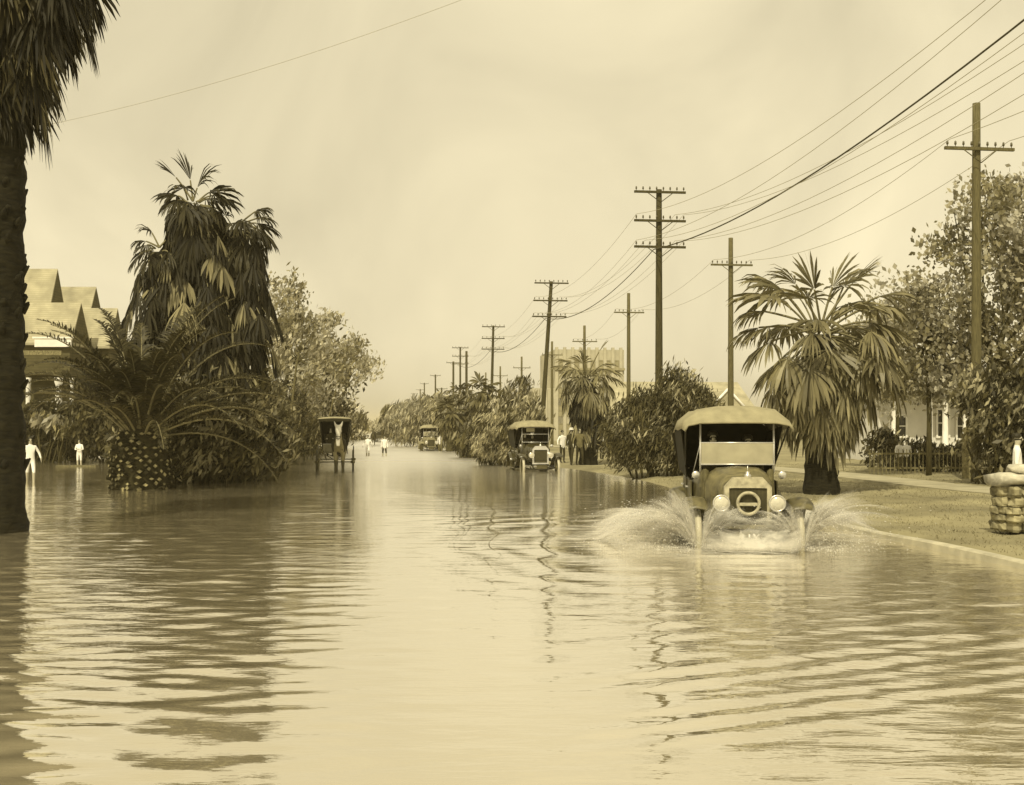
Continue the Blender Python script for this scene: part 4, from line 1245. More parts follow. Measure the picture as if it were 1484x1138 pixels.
# ------------------------------------------------------------------ motor cars
def touring_car(loc, rz, label, paint='paint', hood='paint', roof='canvas', tyre='rubber', ring=False, upper=True, glass='dust_reflect_glass', visor=False, plain=False):
    root = empty('touring_car', loc, rz, label, 'car', 'touring cars in the flood')
    NM = 'nickel'
    # --- body tub: panels from the cowl back, open on top
    def sec(y, hw, zb, zt, tk=.05):
        return [(-hw, y, zb), (-hw - .02, y, (zb + zt) / 2), (-hw, y, zt), (-hw + tk, y, zt + .015), (-hw + 2 * tk, y, zt - .02), (-hw + 2 * tk, y, zb + .1),
                (hw - 2 * tk, y, zb + .1), (hw - 2 * tk, y, zt - .02), (hw - tk, y, zt + .015), (hw, y, zt), (hw + .02, y, (zb + zt) / 2), (hw, y, zb)]
    mb = MB()
    mb.loft([sec(1.15, .56, .58, 1.40), sec(1.5, .62, .58, 1.30), sec(2.0, .66, .58, 1.18), (sec(2.6, .68, .58, 1.22)), sec(3.3, .70, .6, 1.30), sec(3.75, .66, .66, 1.34)], 0, True)
    mb.box((0, 3.76, 1.0), (1.3, .1, .66))
    body = mb.build('body', M[paint], root)
    for sg in (-1, 1):
        for y in (1.95, 2.95):
            mb = MB(); mb.box((sg * .70, y, .92), (.025, .62, .56))
            d = mb.build('door', M[paint], root, bevel=.01)
            mb = MB(); mb.box((sg * .73, y + .22, 1.08), (.05, .1, .025)); mb.build('handle', M[NM], d)
    for y in (2.05, 3.15):
        mb = MB(); mb.box((0, y, .86), (1.18, .55, .22)); mb.box((0, y + .3, 1.12), (1.2, .16, .5)); mb.build('seat', M['leather'], root, bevel=.05)
    # --- bonnet
    def arch(y, hw, zb, zt, n=9):
        L_ = []
        for i in range(n):
            a = math.pi * i / (n - 1)
            cx_, sx_ = math.cos(a), math.sin(a)
            L_.append((-hw * np.sign(cx_) * abs(cx_) ** .55, y, zb + (zt - zb) * (.42 + .58 * abs(sx_) ** .75) if 0 < i < n - 1 else zb))
        return L_
    mb = MB(); mb.loft([arch(.02, .33, .62, 1.30), arch(.55, .40, .62, 1.34), arch(.98, .46, .60, 1.38), arch(1.08, .54, .58, 1.43), arch(1.2, .57, .58, 1.46)], 0, True)
    bon = mb.build('bonnet', M[hood], root)
    for sg in (-1, 1):
        mb = MB()
        for i in range(7): mb.box((sg * (.375 + .012 * i), .22 + i * .1, .88), (.03, .035, .3), 0, -sg * .1)
        mb.build('louvre', M[hood], bon)
    # --- radiator
    def shell(y, g_):
        w, b_, t = .35 + g_, .56 - g_, 1.33 + g_
        return [(-w, y, b_), (-w, y, t - .15), (-w * .62, y, t), (w * .62, y, t), (w, y, t - .15), (w, y, b_)]
    mb = MB()
    o_, i_ = shell(-.10, 0), [(-.28, -.10, .62), (-.28, -.10, 1.165), (-.2, -.10, 1.17), (.2, -.10, 1.17), (.28, -.10, 1.165), (.28, -.10, .62)]
    ob, ib = shell(.04, 0), [(p_[0], -.06, p_[2]) for p_ in i_]
    n6 = 6
    VV = o_ + i_ + ob + ib
    F = []
    for q in range(n6):
        r_ = (q + 1) % n6
        F += [(q, r_, 6 + r_, 6 + q), (12 + q, 12 + r_, r_, q), (6 + q, 6 + r_, 18 + r_, 18 + q)]
    mb.add(VV, F)
    rad = mb.build('radiator', M['badge' if ring else NM if not plain else paint], root)
    mb = MB(); mb.box((0, -.055, .89), (.57, .03, .56)); mb.build('core', M['core'], rad)
    mb = MB(); mb.lathe([(.05, 1.33), (.055, 1.36), (.03, 1.38), (.03, 1.41), (0, 1.42)], (0, -.03, 0), 12); mb.bar((0, -.03, 1.4), (0, -.03, 1.5), .008); mb.build('filler_cap', M['brass'], rad)
    if ring:
        mb = MB(); an = np.linspace(0, 2 * math.pi, 33)
        rg = [[(math.cos(t) * r_, y, .94 + math.sin(t) * r_) for r_, y in ((.135, -.13), (.15, -.15), (.175, -.15), (.185, -.13), (.175, -.11), (.145, -.11))] for t in an]
        mb.loft(rg, 0, True, True, False); mb.box((0, -.13, .93), (.27, .02, .045))
        mb.build('badge', M['badge'], rad)
    # --- wings and running boards
    def wing(sg, cy, back):
        rings = []
        R_ = .60
        a0, a1 = (math.radians(48), math.radians(150)) if not back else (math.radians(20), math.radians(185))
        for a in np.linspace(a0, a1, 16):
            y = cy - math.cos(a) * R_; z = .40 + math.sin(a) * R_
            rings.append([(sg * .60, y, z - .03), (sg * .66, y, z + .01), (sg * .78, y, z + .03), (sg * .90, y, z + .01), (sg * .95, y, z - .04)])
        if not back:
            for y, z in ((.95, .52), (1.25, .40)):
                rings.append([(sg * .60, y, z), (sg * .66, y, z), (sg * .78, y, z), (sg * .90, y, z), (sg * .95, y, z - .03)])
        w = MB(); w.loft(rings, 0, True, False, False)
        return w.build('mudguard', M[paint], root, solid=.015)
    for sg in (-1, 1):
        wing(sg, .08, False); wing(sg, 3.08, True)
        mb = MB(); mb.box((sg * .78, 1.9, .37), (.32, 1.4, .04)); mb.build('running_board', M[paint], root)
    # --- wheels
    for y in (.08, 3.08):
        for sg in (-1, 1):
            wr = MB()
            prof = [(.35, -.045), (.385, -.055), (.425, -.04), (.44, 0), (.425, .04), (.385, .055), (.35, .045), (.35, -.045)]
            wr.lathe(prof, (0, 0, 0), 32, 0, 'X')
            w_ = wr.build('wheel', M['rubber' if y > 1 else tyre], root, loc=(sg * .75, y, .43))
            rb = MB(); rb.lathe([(.30, -.03), (.35, -.04), (.35, .04), (.30, .03), (.30, -.03)], (0, 0, 0), 28, 0, 'X'); rb.build('rim', M['spoke'], w_)
            sp = MB()
            for q in range(12):
                a = q * math.pi / 6
                sp.tube([(0, math.cos(a) * .05, math.sin(a) * .05), (0, math.cos(a) * .31, math.sin(a) * .31)], [.024, .017], 6)
            sp.lathe([(0, -.09), (.06, -.08), (.085, -.03), (.085, .03), (.06, .08), (0, .09)], (0, 0, 0), 14, 0, 'X')
            sp.build('spoke', M['spoke'], w_)
    # --- head lamps on their bar
    mb = MB(); mb.bar((-.62, -.06, .72), (.62, -.06, .72), .018); mb.bar((-.41, -.06, .72), (-.41, -.14, .88), .015); mb.bar((.41, -.06, .72), (.41, -.14, .88), .015)
    mb.build('lamp_bar', M['iron'], root)
    for sg in (-1, 1):
        mb = MB(); mb.lathe([(.0, -.17), (.05, -.16), (.095, -.08), (.118, .0), (.128, .015), (.128, .045), (.112, .05), (.105, .035)], (sg * .41, -.2, .95), 24, 0, 'Y')
        hl = mb.build('headlight', M['brass'], root)
        mb = MB(); mb.lathe([(.108, .034), (.08, .055), (.04, .066), (.0, .07)], (sg * .41, -.2, .95), 24, 0, 'Y'); mb.build('lens', M['lens'], hl)
        mb = MB(); mb.lathe([(0, -.07), (.05, -.06), (.06, .0), (.065, .04), (.05, .05), (0, .055)], (sg * .68, 1.05, 1.32), 14, 0, 'Y'); mb.build('side_lamp', M['brass'], root)
    # --- axle, springs, chassis horns
    mb = MB(); mb.tube([(-.72, .08, .43), (-.5, .06, .36), (0, .05, .33), (.5, .06, .36), (.72, .08, .43)], .03, 8)
    mb.build('front_axle', M['iron'], root)
    mb = MB()
    for sg in (-1, 1):
        mb.tube([(sg * .36, 1.1, .55), (sg * .36, .3, .53), (sg * .36, -.2, .5), (sg * .36, -.42, .40)], .035, 6)
        mb.tube([(sg * .36, -.4, .40), (sg * .36, .05, .34), (sg * .36, .5, .44)], .025, 6)
    mb.box((0, 2.3, .52), (.76, 2.8, .08)); mb.bar((-.36, -.38, .42), (.36, -.38, .42), .02)
    mb.build('chassis', M['iron'], root)
    mb = MB(); mb.box((0, -.42, .46), (.46, .012, .15)); np_ = mb.build('number_plate', M['plate'], root)
    if ring:
        mb = MB()
        for bx_, segs in ((-.07, ((-.045, .05, -.04, -.04), (-.04, -.045, .03, -.045), (.04, -.04, .045, .05))), (.075, ((-.045, .05, .045, -.05), (.045, .05, -.045, -.05)))):
            for (x0, z0, x1, z1) in segs:
                mb.tube([(bx_ + x0, -.432, .46 + z0), (bx_ + x1, -.432, .46 + z1)], .014, 5)
        mb.build('lettering', M['white'], np_)
    # --- windscreen
    WB, WM, WT, WY = 1.46, 1.83, 2.14, 1.26
    mb = MB()
    for sg in (-1, 1):
        mb.bar((sg * .585, WY, WB - .1), (sg * .585, WY + .02, WT), .016, 8)
        mb.bar((sg * .585, WY, WM), (sg * .66, WY + .75, 1.22), .008, 6)
    mb.bar((-.585, WY, WB + .02), (.585, WY, WB + .02), .014); mb.bar((-.585, WY, WM), (.585, WY, WM), .012)
    if upper: mb.bar((-.585, WY + .02, WT - .02), (.585, WY + .02, WT - .02), .012)
    wf = mb.build('windscreen', M[NM], root)
    if glass:
        mb = MB(); mb.box((0, WY, (WB + WM) / 2 + .01), (1.14, .012, WM - WB - .02)); mb.build('pane', M[glass], wf)
    if visor:
        mb = MB(); mb.box((-.22, WY - .02, 2.02), (.36, .03, .17)); mb.build('visor', M['canvas'], wf)
    mb = MB(); an = np.linspace(0, 2 * math.pi, 25)
    mb.tube([(-.3 + math.cos(t) * .2, 1.62 + math.sin(t) * .07, 1.42 + math.sin(t) * .17) for t in an], .014, 6, 0, True, False); mb.bar((-.3, 1.62, 1.42), (-.3, 1.2, 1.0), .016)
    mb.build('steering_wheel', M['iron'], root)
    # --- folding top
    def top(y, dz, hw, fl):
        X = (-1, -.94, -.72, -.35, 0, .35, .72, .94, 1)
        Zf = (2.03, 2.12, 2.16, 2.165, 2.168, 2.165, 2.16, 2.12, 2.03)
        Zr = (2.06, 2.20, 2.36, 2.41, 2.42, 2.41, 2.36, 2.20, 2.06)
        return [(x * hw, y, (a * (1 - fl) + b_ * fl) + dz) for x, a, b_ in zip(X, Zf, Zr)]
    mb = MB()
    mb.loft([top(1.02, -.02, .85, 0), top(1.06, 0, .87, .05), top(1.30, .0, .88, .75), top(1.48, 0, .88, 1), top(2.3, -.03, .88, 1), top(3.1, -.01, .87, 1), top(3.65, -.08, .86, .9)], 0, True, False, False)
    tp_ = mb.build('folding_top', M[roof], root, solid=.025)
    mb = MB(); mb.loft([[(x, 3.66, z) for x, z in ((-.9, 1.98), (-.8, 2.1), (-.6, 2.26), (0, 2.32), (.6, 2.26), (.8, 2.1), (.9, 1.98))], [(x, 3.82, z) for x, z in ((-.74, 1.34), (-.7, 1.34), (-.5, 1.34), (0, 1.34), (.5, 1.34), (.7, 1.34), (.74, 1.34))]], 0, True, False, False)
    mb.build('rear_curtain', M['canvas_dark'], tp_, solid=.02)
    for sg in (-1, 1):
        mb = MB(); mb.add([(sg * .84, 2.05, 2.1), (sg * .84, 3.66, 2.0), (sg * .74, 3.8, 1.32), (sg * .72, 2.3, 1.22)], [(0, 1, 2, 3)]); mb.build('side_shade_curtain', M['canvas_dark'], tp_, solid=.015)  # dark panel put where only the shaded interior shows
        mb = MB()
        mb.bar((sg * .82, 1.3, 2.08), (sg * .72, 2.55, 1.24), .016); mb.bar((sg * .82, 2.4, 2.1), (sg * .72, 2.6, 1.24), .016)
        mb.build('hood_stay', M['iron'], tp_)
    return root


def on_road(px, Y, z=0.0):
    p_ = at(px, Y, z); return p_


car1 = touring_car(on_road(1083, 17.1, -.25), -.075, 'nearest open touring car ploughing through the flood in a cloud of spray', paint='paint_dust', hood='hood_mud', ring=True, upper=False, tyre='rubber_pale')
car2 = touring_car(on_road(783, 48.3, -.25), TH + .03, 'second dark touring car with pale tyres coming past the tall grey bush', paint='paint', hood='paint', glass=None, visor=True, tyre='rubber_pale')
car3 = touring_car(on_road(625, 94, -.25), TH, 'pale far off third touring car, smallest of the three', paint='paint_pale', hood='paint_pale', plain=True)


def in_car(car, x, y, z):
    return Matrix.Translation(car.location) @ Matrix.Rotation(car.rotation_euler.z, 4, 'Z') @ Vector((x, y, z))


person(in_car(car1, -.30, 2.1, .26), 1.74, 'driver in a white collared shirt at the wheel of the nearest car', car1.rotation_euler.z, top='cloth_dark', pose='sit', arms='fwd', feet='shoe')
person(in_car(car1, .28, 2.1, .24), 1.70, 'passenger in dark clothes beside the driver of the nearest car', car1.rotation_euler.z, top='cloth_dark', pose='sit', arms='fold', feet='shoe')
person(in_car(car2, .02, 2.2, .2), 1.66, 'passenger in a white cap in the second car', car2.rotation_euler.z, top='cloth_dark', pose='sit', arms='fold', feet='shoe', hat='shirt')
person(in_car(car2, -.32, 2.15, .2), 1.7, 'driver in dark clothes in the second car', car2.rotation_euler.z, top='cloth_dark', pose='sit', arms='fwd', feet='shoe')


# ------------------------------------------------------------------ horse and covered buggy
def horse(loc, rz, label, coat='coat_pale', group=None):
    P, R_, E, Em = [], [], [], []

    def j(x, y, z, r): P.append((x, y, z)); R_.append(r); return len(P) - 1

    def e(a, b_, m=0): E.append((a, b_)); Em.append(m)
    rump = j(0, 1.35, 1.32, (.24, .24)); bar = j(0, .85, 1.24, (.28, .30)); wit = j(0, .3, 1.28, (.23, .30)); ch = j(0, .05, 1.22, (.24, .26))
    n1 = j(0, -.15, 1.5, (.15, .2)); n2 = j(0, -.36, 1.76, (.12, .14)); pol = j(0, -.46, 1.95, (.10, .11)); fo = j(0, -.60, 1.78, (.125, .12)); ch2 = j(0, -.72, 1.5, (.095, .09)); mu = j(0, -.79, 1.25, (.08, .075))
    ml = j(0, -.80, 1.18, (.06, .055))
    dock = j(0, 1.62, 1.38, .06); t1 = j(0, 1.72, 1.1, .06); t2 = j(0, 1.72, .7, .04)
    for a, b_, m in ((rump, bar, 0), (bar, wit, 0), (wit, ch, 0), (ch, n1, 0), (n1, n2, 0), (n2, pol, 0), (pol, fo, 2), (fo, ch2, 2), (ch2, mu, 2), (mu, ml, 0), (rump, dock, 0), (dock, t1, 1), (t1, t2, 1)): e(a, b_, m)
    for sg, f, hnd in ((-1, -.10, .12), (1, .16, -.10)):
        ea = j(sg * .12, -.45, 2.06, .05); eb = j(sg * .17, -.47, 2.22, .015); e(pol, ea, 2); e(ea, eb, 2)
        a = j(sg * .14, .12, .98, .12); b_ = j(sg * .14, .10 + f * .8, .62, .062); c = j(sg * .14, .12 + f * 1.3, .26, .045); d = j(sg * .14, .08 + f * 1.4, .08, .06)
        e(ch, a, 0); e(a, b_, 0); e(b_, c, 1); e(c, d, 1)
        a = j(sg * .16, 1.32, 1.0, .15); b_ = j(sg * .15, 1.20 + hnd, .82, .10); c = j(sg * .14, 1.48 + hnd, .55, .06); d = j(sg * .14, 1.42 + hnd, .24, .045); f_ = j(sg * .14, 1.36 + hnd, .08, .06)
        e(rump, a, 0); e(a, b_, 0); e(b_, c, 0); e(c, d, 1); e(d, f_, 1)
    me = skin_mesh('horse', P, R_, E, bar, Em, [M[coat], M['coat_dark'], M['blaze'] if coat == 'coat_pale' else M[coat]])
    o = bpy.data.objects.new('horse', me); COL.objects.link(o); o.location = loc; o.rotation_euler = (0, 0, rz)
    tag(o, label, 'horse', group)
    mb = MB(); an = np.linspace(0, 2 * math.pi, 21)
    mb.tube([(math.cos(t) * .24, -.02 - .16 * math.sin(t), 1.22 + math.sin(t) * .36) for t in an], .065, 8, 0, True, False); mb.build('collar', M['leather'], o)
    mb = MB(); mb.tube([(math.cos(t) * .09, -.80 + .03 * math.sin(t), 1.56 + math.sin(t) * .05) for t in an], .012, 5, 0, True, False)
    for sg in (-1, 1): mb.bar((sg * .09, -.80, 1.56), (sg * .1, -.5, 1.98), .01)
    mb.build('bridle', M['leather'], o)
    mb = MB()
    for sg in (-1, 1): mb.tube([(sg * .26, .0, 1.12), (sg * .31, .9, 1.08), (sg * .3, 2.0, .85)], .016, 5)
    mb.tube([(math.cos(t) * .30, .45, 1.24 + math.sin(t) * .33) for t in an], .022, 5, 0, True, False); mb.build('harness', M['leather'], o)
    return o


def buggy(loc, rz, label, group=None, cover=True):
    root = empty('buggy', loc, rz, label, 'buggy', group)
    mb = MB(); mb.box((0, .75, .95), (1.0, 1.5, .12)); mb.box((0, .02, 1.12), (1.0, .05, .36)); mb.box((0, 1.48, 1.12), (1.0, .05, .36)); mb.build('body', M['paint'], root, bevel=.02)
    mb = MB(); mb.box((0, .85, 1.12), (1.0, .5, .2)); mb.box((0, 1.12, 1.42), (1.0, .12, .5)); mb.build('seat', M['leather'], root, bevel=.04)
    if cover:
        mb = MB()
        mb.loft([[(x * 1.36 / 2, y, 2.36 + .05 * (1 - x * x) + dz) for x in (-1, -.5, 0, .5, 1)] for y, dz in ((-.25, -.02), (.4, .02), (1.2, .02), (1.75, -.03))], 0, True, False, False)
        tp = mb.build('canopy', M['canvas'], root, solid=.05)
        mb = MB()
        mb.loft([[(x, -.25, z) for x in (-.67, 0, .67)] for z in (2.24, 2.35)], 0, False, False, False); mb.build('fringe', M['canvas_dark'], tp, solid=.02)
        for sg in (-1, 1):
            mb = MB(); mb.add([(sg * .66, .5, 2.35), (sg * .66, 1.7, 2.33), (sg * .52, 1.5, 1.2), (sg * .54, .7, 1.2)], [(0, 1, 2, 3)]); mb.build('side_shade_curtain', M['canvas_dark'], tp, solid=.02)
            mb = MB(); mb.bar((sg * .64, -.2, 2.35), (sg * .5, .05, 1.0), .016); mb.build('post', M['iron'], tp)
        mb = MB(); mb.add([(-.66, 1.68, 2.33), (.66, 1.68, 2.33), (.5, 1.5, 1.15), (-.5, 1.5, 1.15)], [(0, 1, 2, 3)]); mb.build('rear_curtain', M['canvas_dark'], tp, solid=.02)
    for y, r in ((.05, .52), (1.5, .60)):
        mb = MB(); mb.bar((-.74, y, r), (.74, y, r), .025); mb.bar((0, y, r), (0, y, .92), .04); mb.tube([(-.4, y, .84), (0, y, r + .08), (.4, y, .84)], .02, 5); mb.build('axle', M['iron'], root)
        for sg in (-1, 1):
            w = MB(); w.lathe([(r - .045, -.018), (r, -.018), (r, .018), (r - .045, .018), (r - .045, -.018)], (0, 0, 0), 36, 0, 'X')
            wo = w.build('wheel', M['iron'], root, loc=(sg * .76, y, r))
            sp = MB()
            for q in range(14):
                a = q * 2 * math.pi / 14; sp.bar((0, math.cos(a) * .06, math.sin(a) * .06), (0, math.cos(a) * (r - .03), math.sin(a) * (r - .03)), .012, 5)
            sp.lathe([(0, -.1), (.05, -.09), (.07, 0), (.05, .09), (0, .1)], (0, 0, 0), 12, 0, 'X'); sp.build('spoke', M['spoke'], wo)
    for sg in (-1, 1):
        mb = MB(); mb.tube([(sg * .35, .1, .62), (sg * .42, -.8, .95), (sg * .38, -2.3, 1.1)], [.03, .026, .02], 6); mb.build('shaft', M['spoke'], root)
    return root


bp_ = at(485, 48.4, -.12)
bg = buggy(bp_, TH, 'covered buggy drawn by a pale horse on the left of the street', 'horse drawn buggies')
hz_ = at(491, 46.6, -.1)
horse(hz_, TH, 'pale faced horse wading in front of the covered buggy', group='buggy horses')
person(in_car(bg, -.20, .75, .36), 1.62, 'left rider in the shade of the covered buggy', TH, top='cloth_dark', pose='sit', arms='fwd', feet='shoe', group='buggy riders')
person(in_car(bg, .24, .75, .34), 1.66, 'right rider in the shade of the covered buggy', TH, top='cloth_dark', pose='sit', arms='fold', feet='shoe', group='buggy riders')
fb = buggy(at(546, 130, -.2), TH, 'tiny dark open buggy far down the street between the two waders', 'horse drawn buggies', cover=False)
person(in_car(fb, .0, 1.0, .1), 1.66, 'dark clothed rider of the tiny far buggy', TH, top='cloth_dark', pose='sit', arms='fwd', feet='shoe')
horse(at(541, 127.6, -.2), TH, 'small dark horse pulling the far buggy down the street', 'coat_dark', 'buggy horses')


# ------------------------------------------------------------------ spray thrown up by the front car
def spray_mat(name, dens, sx, lo, hi, sy=1.6):
    m = bpy.data.materials.new(name); m.use_nodes = True
    N, L = m.node_tree.nodes, m.node_tree.links
    N.remove(N['Principled BSDF'])
    uv = N.new('ShaderNodeUVMap'); uv.uv_map = 'UVMap'
    sp = N.new('ShaderNodeSeparateXYZ'); L.new(uv.outputs[0], sp.inputs[0])
    mp = N.new('ShaderNodeMapping'); mp.inputs['Scale'].default_value = (sx, sy, 1); L.new(uv.outputs[0], mp.inputs['Vector'])
    no = N.new('ShaderNodeTexNoise'); no.inputs['Scale'].default_value = 1; no.inputs['Detail'].default_value = 6; no.inputs['Roughness'].default_value = .65
    L.new(mp.outputs[0], no.inputs['Vector'])
    mr = N.new('ShaderNodeMapRange'); mr.inputs['From Min'].default_value = lo; mr.inputs['From Max'].default_value = hi; L.new(no.outputs['Fac'], mr.inputs['Value'])
    # thin out towards the tip and the two edges of the fan
    iv = N.new('ShaderNodeMath'); iv.operation = 'SUBTRACT'; iv.inputs[0].default_value = 1.0; L.new(sp.outputs['Y'], iv.inputs[1])
    pw = N.new('ShaderNodeMath'); pw.operation = 'POWER'; pw.inputs[1].default_value = 1.1; L.new(iv.outputs[0], pw.inputs[0])
    eu = N.new('ShaderNodeMath'); eu.operation = 'MULTIPLY'; L.new(sp.outputs['X'], eu.inputs[0])
    iu = N.new('ShaderNodeMath'); iu.operation = 'SUBTRACT'; iu.inputs[0].default_value = 1.0; L.new(sp.outputs['X'], iu.inputs[1]); L.new(iu.outputs[0], eu.inputs[1])
    e4 = N.new('ShaderNodeMath'); e4.operation = 'MULTIPLY'; e4.inputs[1].default_value = 4.0; e4.use_clamp = True; L.new(eu.outputs[0], e4.inputs[0])
    a = N.new('ShaderNodeMath'); a.operation = 'MULTIPLY'; L.new(mr.outputs[0], a.inputs[0]); L.new(pw.outputs[0], a.inputs[1])
    a2 = N.new('ShaderNodeMath'); a2.operation = 'MULTIPLY'; L.new(a.outputs[0], a2.inputs[0]); L.new(e4.outputs[0], a2.inputs[1])
    bs = N.new('ShaderNodeMath'); bs.operation = 'MULTIPLY'; bs.inputs[1].default_value = 9.0; bs.use_clamp = True; L.new(sp.outputs['Y'], bs.inputs[0])
    a4 = N.new('ShaderNodeMath'); a4.operation = 'MULTIPLY'; L.new(a2.outputs[0], a4.inputs[0]); L.new(bs.outputs[0], a4.inputs[1]); a2 = a4
    a3 = N.new('ShaderNodeMath'); a3.operation = 'MULTIPLY'; a3.inputs[1].default_value = dens; a3.use_clamp = True; L.new(a2.outputs[0], a3.inputs[0])
    df = N.new('ShaderNodeBsdfDiffuse'); df.inputs['Color'].default_value = tone(.85)
    tl = N.new('ShaderNodeBsdfTranslucent'); tl.inputs['Color'].default_value = tone(.85)
    mx = N.new('ShaderNodeMixShader'); mx.inputs[0].default_value = .5; L.new(df.outputs[0], mx.inputs[1]); L.new(tl.outputs[0], mx.inputs[2])
    tr = N.new('ShaderNodeBsdfTransparent')
    m2 = N.new('ShaderNodeMixShader'); L.new(a3.outputs[0], m2.inputs[0]); L.new(tr.outputs[0], m2.inputs[1]); L.new(mx.outputs[0], m2.inputs[2])
    L.new(m2.outputs[0], N['Material Output'].inputs['Surface'])
    return m


SPRAY = spray_mat('spray_sheet', 2.4, 7, .33, .75)
MIST = spray_mat('spray_mist', 2.6, 3, .25, .8, 2.2)


def sheet(mb, base, v0, v1, T, mi, off, ns=22, nt=14, bow=.25):
    """surface swept by drops leaving a wheel: launch velocity swings from v0 to v1, gravity bends the paths"""
    base0, base1 = np.array(base[0], float), np.array(base[1], float)
    P, A = [], []
    v0 = np.array(v0, float); v1 = np.array(v1, float); side = np.cross(v0, v1); side = side / (np.linalg.norm(side) + 1e-9)
    for i in range(ns):
        s = i / (ns - 1)
        v = v0 * (1 - s) + v1 * s + side * bow * math.sin(math.pi * s) * 2 + rng.normal(0, .16, 3)
        b_ = base0 * (1 - s) + base1 * s
        tt = T * rng.uniform(.72, 1.12)
        for k in range(nt):
            f = k / (nt - 1); t = tt * f
            q = b_ + v * t + np.array([0, 0, -4.9]) * t * t
            P.append((q[0], q[1], max(q[2], .012))); A.append((s, f))
    F = []
    for i in range(ns - 1):
        for k in range(nt - 1):
            F.append((i * nt + k, (i + 1) * nt + k, (i + 1) * nt + k + 1, i * nt + k + 1))
    # every sheet gets its own stretch of noise through a shifted copy of the fan coordinate
    mb.add(P, F, mi, True, A)


mb = MB()
WZ = .02
for sg in (-1, 1):
    wx = sg * .78
    for q in range(6):          # low wide outer fans, torn and uneven
        j_ = q * .15; e_ = rng.uniform(.7, 1.2)
        sheet(mb, ((wx, -.42 + j_, WZ), (wx + sg * .05, .7 + j_, WZ)), (sg * (.9 + .3 * q), -.6, 3.5 * e_), (sg * (1.9 + q * .5) * e_, 1.2, 2.5), .42 * rng.uniform(.8, 1.35), 1, q)
    for q in range(4):          # steep outer blade
        sheet(mb, ((wx, -.40, WZ), (wx + sg * .04, -.05 + q * .2, WZ)), (sg * .2, -.5, (4.3 if sg < 0 else 3.7) - q * .4), (sg * (1.7 + q * .6), -.3, 3.9 - .3 * q), .42, 0 if q == 1 else 1, q)
    for q in range(5):          # inner blades crossing in front of the lamps
        sheet(mb, ((wx - sg * .06, -.46, WZ), (wx - sg * .10, -.2 + .2 * q, WZ)), (-sg * .1, -.7, 3.8 - .3 * q), (-sg * (2.3 + .3 * q), -.35, 3.0 - .35 * q), .43, 0 if q == 2 else 1, q)
    for q in range(4):          # trailing mist along the flank
        sheet(mb, ((wx, .3, WZ), (wx, 2.6 + q, WZ)), (sg * (1.0 + .5 * q), .8, 2.9), (sg * (1.9 + q * .7), 2.5, 2.0), .48, 1, q)
for q in range(4):              # wash over the front of the chassis
    sheet(mb, ((-.7, -.48 - .05 * q, WZ), (.7, -.48 - .05 * q, WZ)), (-.9, -.5, 1.2 + .38 * q), (.9, -.5, 1.2 + .38 * q), .36, 1, q)
sp_o = mb.build('water_spray', [SPRAY, MIST], loc=(car1.location.x, car1.location.y, 0), rz=-.075)
tag(sp_o, 'pale fans of spray thrown up by the front wheels of the nearest car', 'spray', kind='stuff')

# foam and broken water round the wheels and down both flanks
mb = MB(); P, A = [], []
na, nr_ = 60, 10
for i in range(na):
    a = 2 * math.pi * i / (na - 1)
    for k in range(nr_):
        f = k / (nr_ - 1)
        r_ = .55 + f * (1.3 + .7 * math.sin(3 * a + 1) + .4 * math.sin(7 * a))
        P.append((math.cos(a) * (r_ + .55), math.sin(a) * (r_ * 1.25 + 1.05) + 1.4, .035 - .01 * f)); A.append((.25 + .5 * ((i * 7) % na) / na if False else .5, f))
F = [(i * nr_ + k, (i + 1) * nr_ + k, (i + 1) * nr_ + k + 1, i * nr_ + k + 1) for i in range(na - 1) for k in range(nr_ - 1)]
mb.add(P, F, 0, True, A)
FO = spray_mat('foam', 1.1, 1, .35, .7)
nt_ = FO.node_tree
tcf = nt_.nodes.new('ShaderNodeTexCoord'); mpf = [n for n in nt_.nodes if n.type == 'MAPPING'][0]
nt_.links.new(tcf.outputs['Object'], mpf.inputs['Vector']); mpf.inputs['Scale'].default_value = (3, 5, 1)
tag(mb.build('foam', FO, loc=(car1.location.x, car1.location.y, 0), rz=-.075), 'thin broken foam on the water round the nearest car', 'foam', kind='stuff')

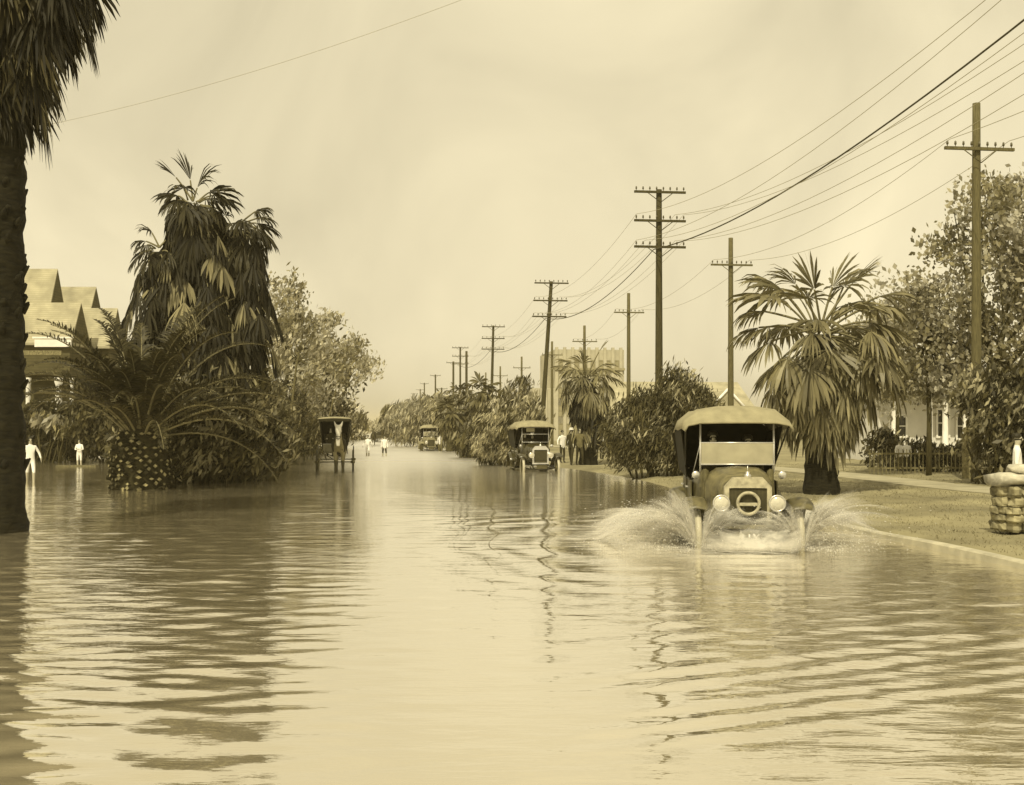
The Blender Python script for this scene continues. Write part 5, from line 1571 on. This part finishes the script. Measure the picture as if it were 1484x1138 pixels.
# drops torn off the sheets
nd = 9000
sgd = np.where(rng.random(nd) < .5, -1.0, 1.0)
inner = rng.random(nd) < .28
wx = sgd * .78
b0 = np.stack([wx + rng.normal(0, .05, nd), rng.uniform(-.5, 1.4, nd), np.full(nd, .03)], 1)
vel = np.stack([np.where(inner, -sgd * rng.uniform(0, 2.4, nd), sgd * rng.gamma(2.0, .62, nd)), rng.normal(.3, .9, nd), rng.uniform(.8, 3.6, nd)], 1)
t = rng.random(nd) * .6
t = np.minimum(t, (vel[:, 2]) / 4.9)
pos = b0 + vel * t[:, None]; pos[:, 2] -= 4.9 * t * t
pos[:, 2] = np.maximum(pos[:, 2], .01)
vd = vel.copy(); vd[:, 2] -= 9.8 * t; vd = nrm(vd)
s = rng.uniform(.002, .0055, nd)[:, None] * np.where(rng.random(nd) < .06, 1.7, 1.0)[:, None]
s1 = nrm(np.cross(vd, rng.normal(0, 1, (nd, 3)))); s2 = np.cross(vd, s1)
A = np.stack([pos - vd * s * 3.0, pos + s1 * s, pos + s2 * s, pos - s1 * s, pos - s2 * s, pos + vd * s * 3.0], 1)
Fq = np.array([[0, 2, 1], [0, 3, 2], [0, 4, 3], [0, 1, 4], [5, 1, 2], [5, 2, 3], [5, 3, 4], [5, 4, 1]])
mb = MB(); mb.add(A.reshape(-1, 3), ((np.arange(nd) * 6)[:, None, None] + Fq[None]).reshape(-1, 3), 0, True)
tag(mb.build('spray_drops', M['drop'], loc=(car1.location.x, car1.location.y, 0), rz=-.075), 'loose drops flying round the nearest car', 'spray', kind='stuff')

# ------------------------------------------------------------------ haze: one closed box of thin pale air
hm = bpy.data.materials.new('haze_air'); hm.use_nodes = True
N, L = hm.node_tree.nodes, hm.node_tree.links
N.remove(N['Principled BSDF'])
pv = N.new('ShaderNodeVolumePrincipled'); pv.inputs['Color'].default_value = (.92, .83, .56, 1); pv.inputs['Density'].default_value = .00042
L.new(pv.outputs[0], N['Material Output'].inputs['Volume'])
mb = MB(); mb.box((0, 760, 8.5), (4400, 1700, 20))
tag(mb.build('haze', hm), 'thin pale haze in the air along the street', 'haze', kind='stuff')
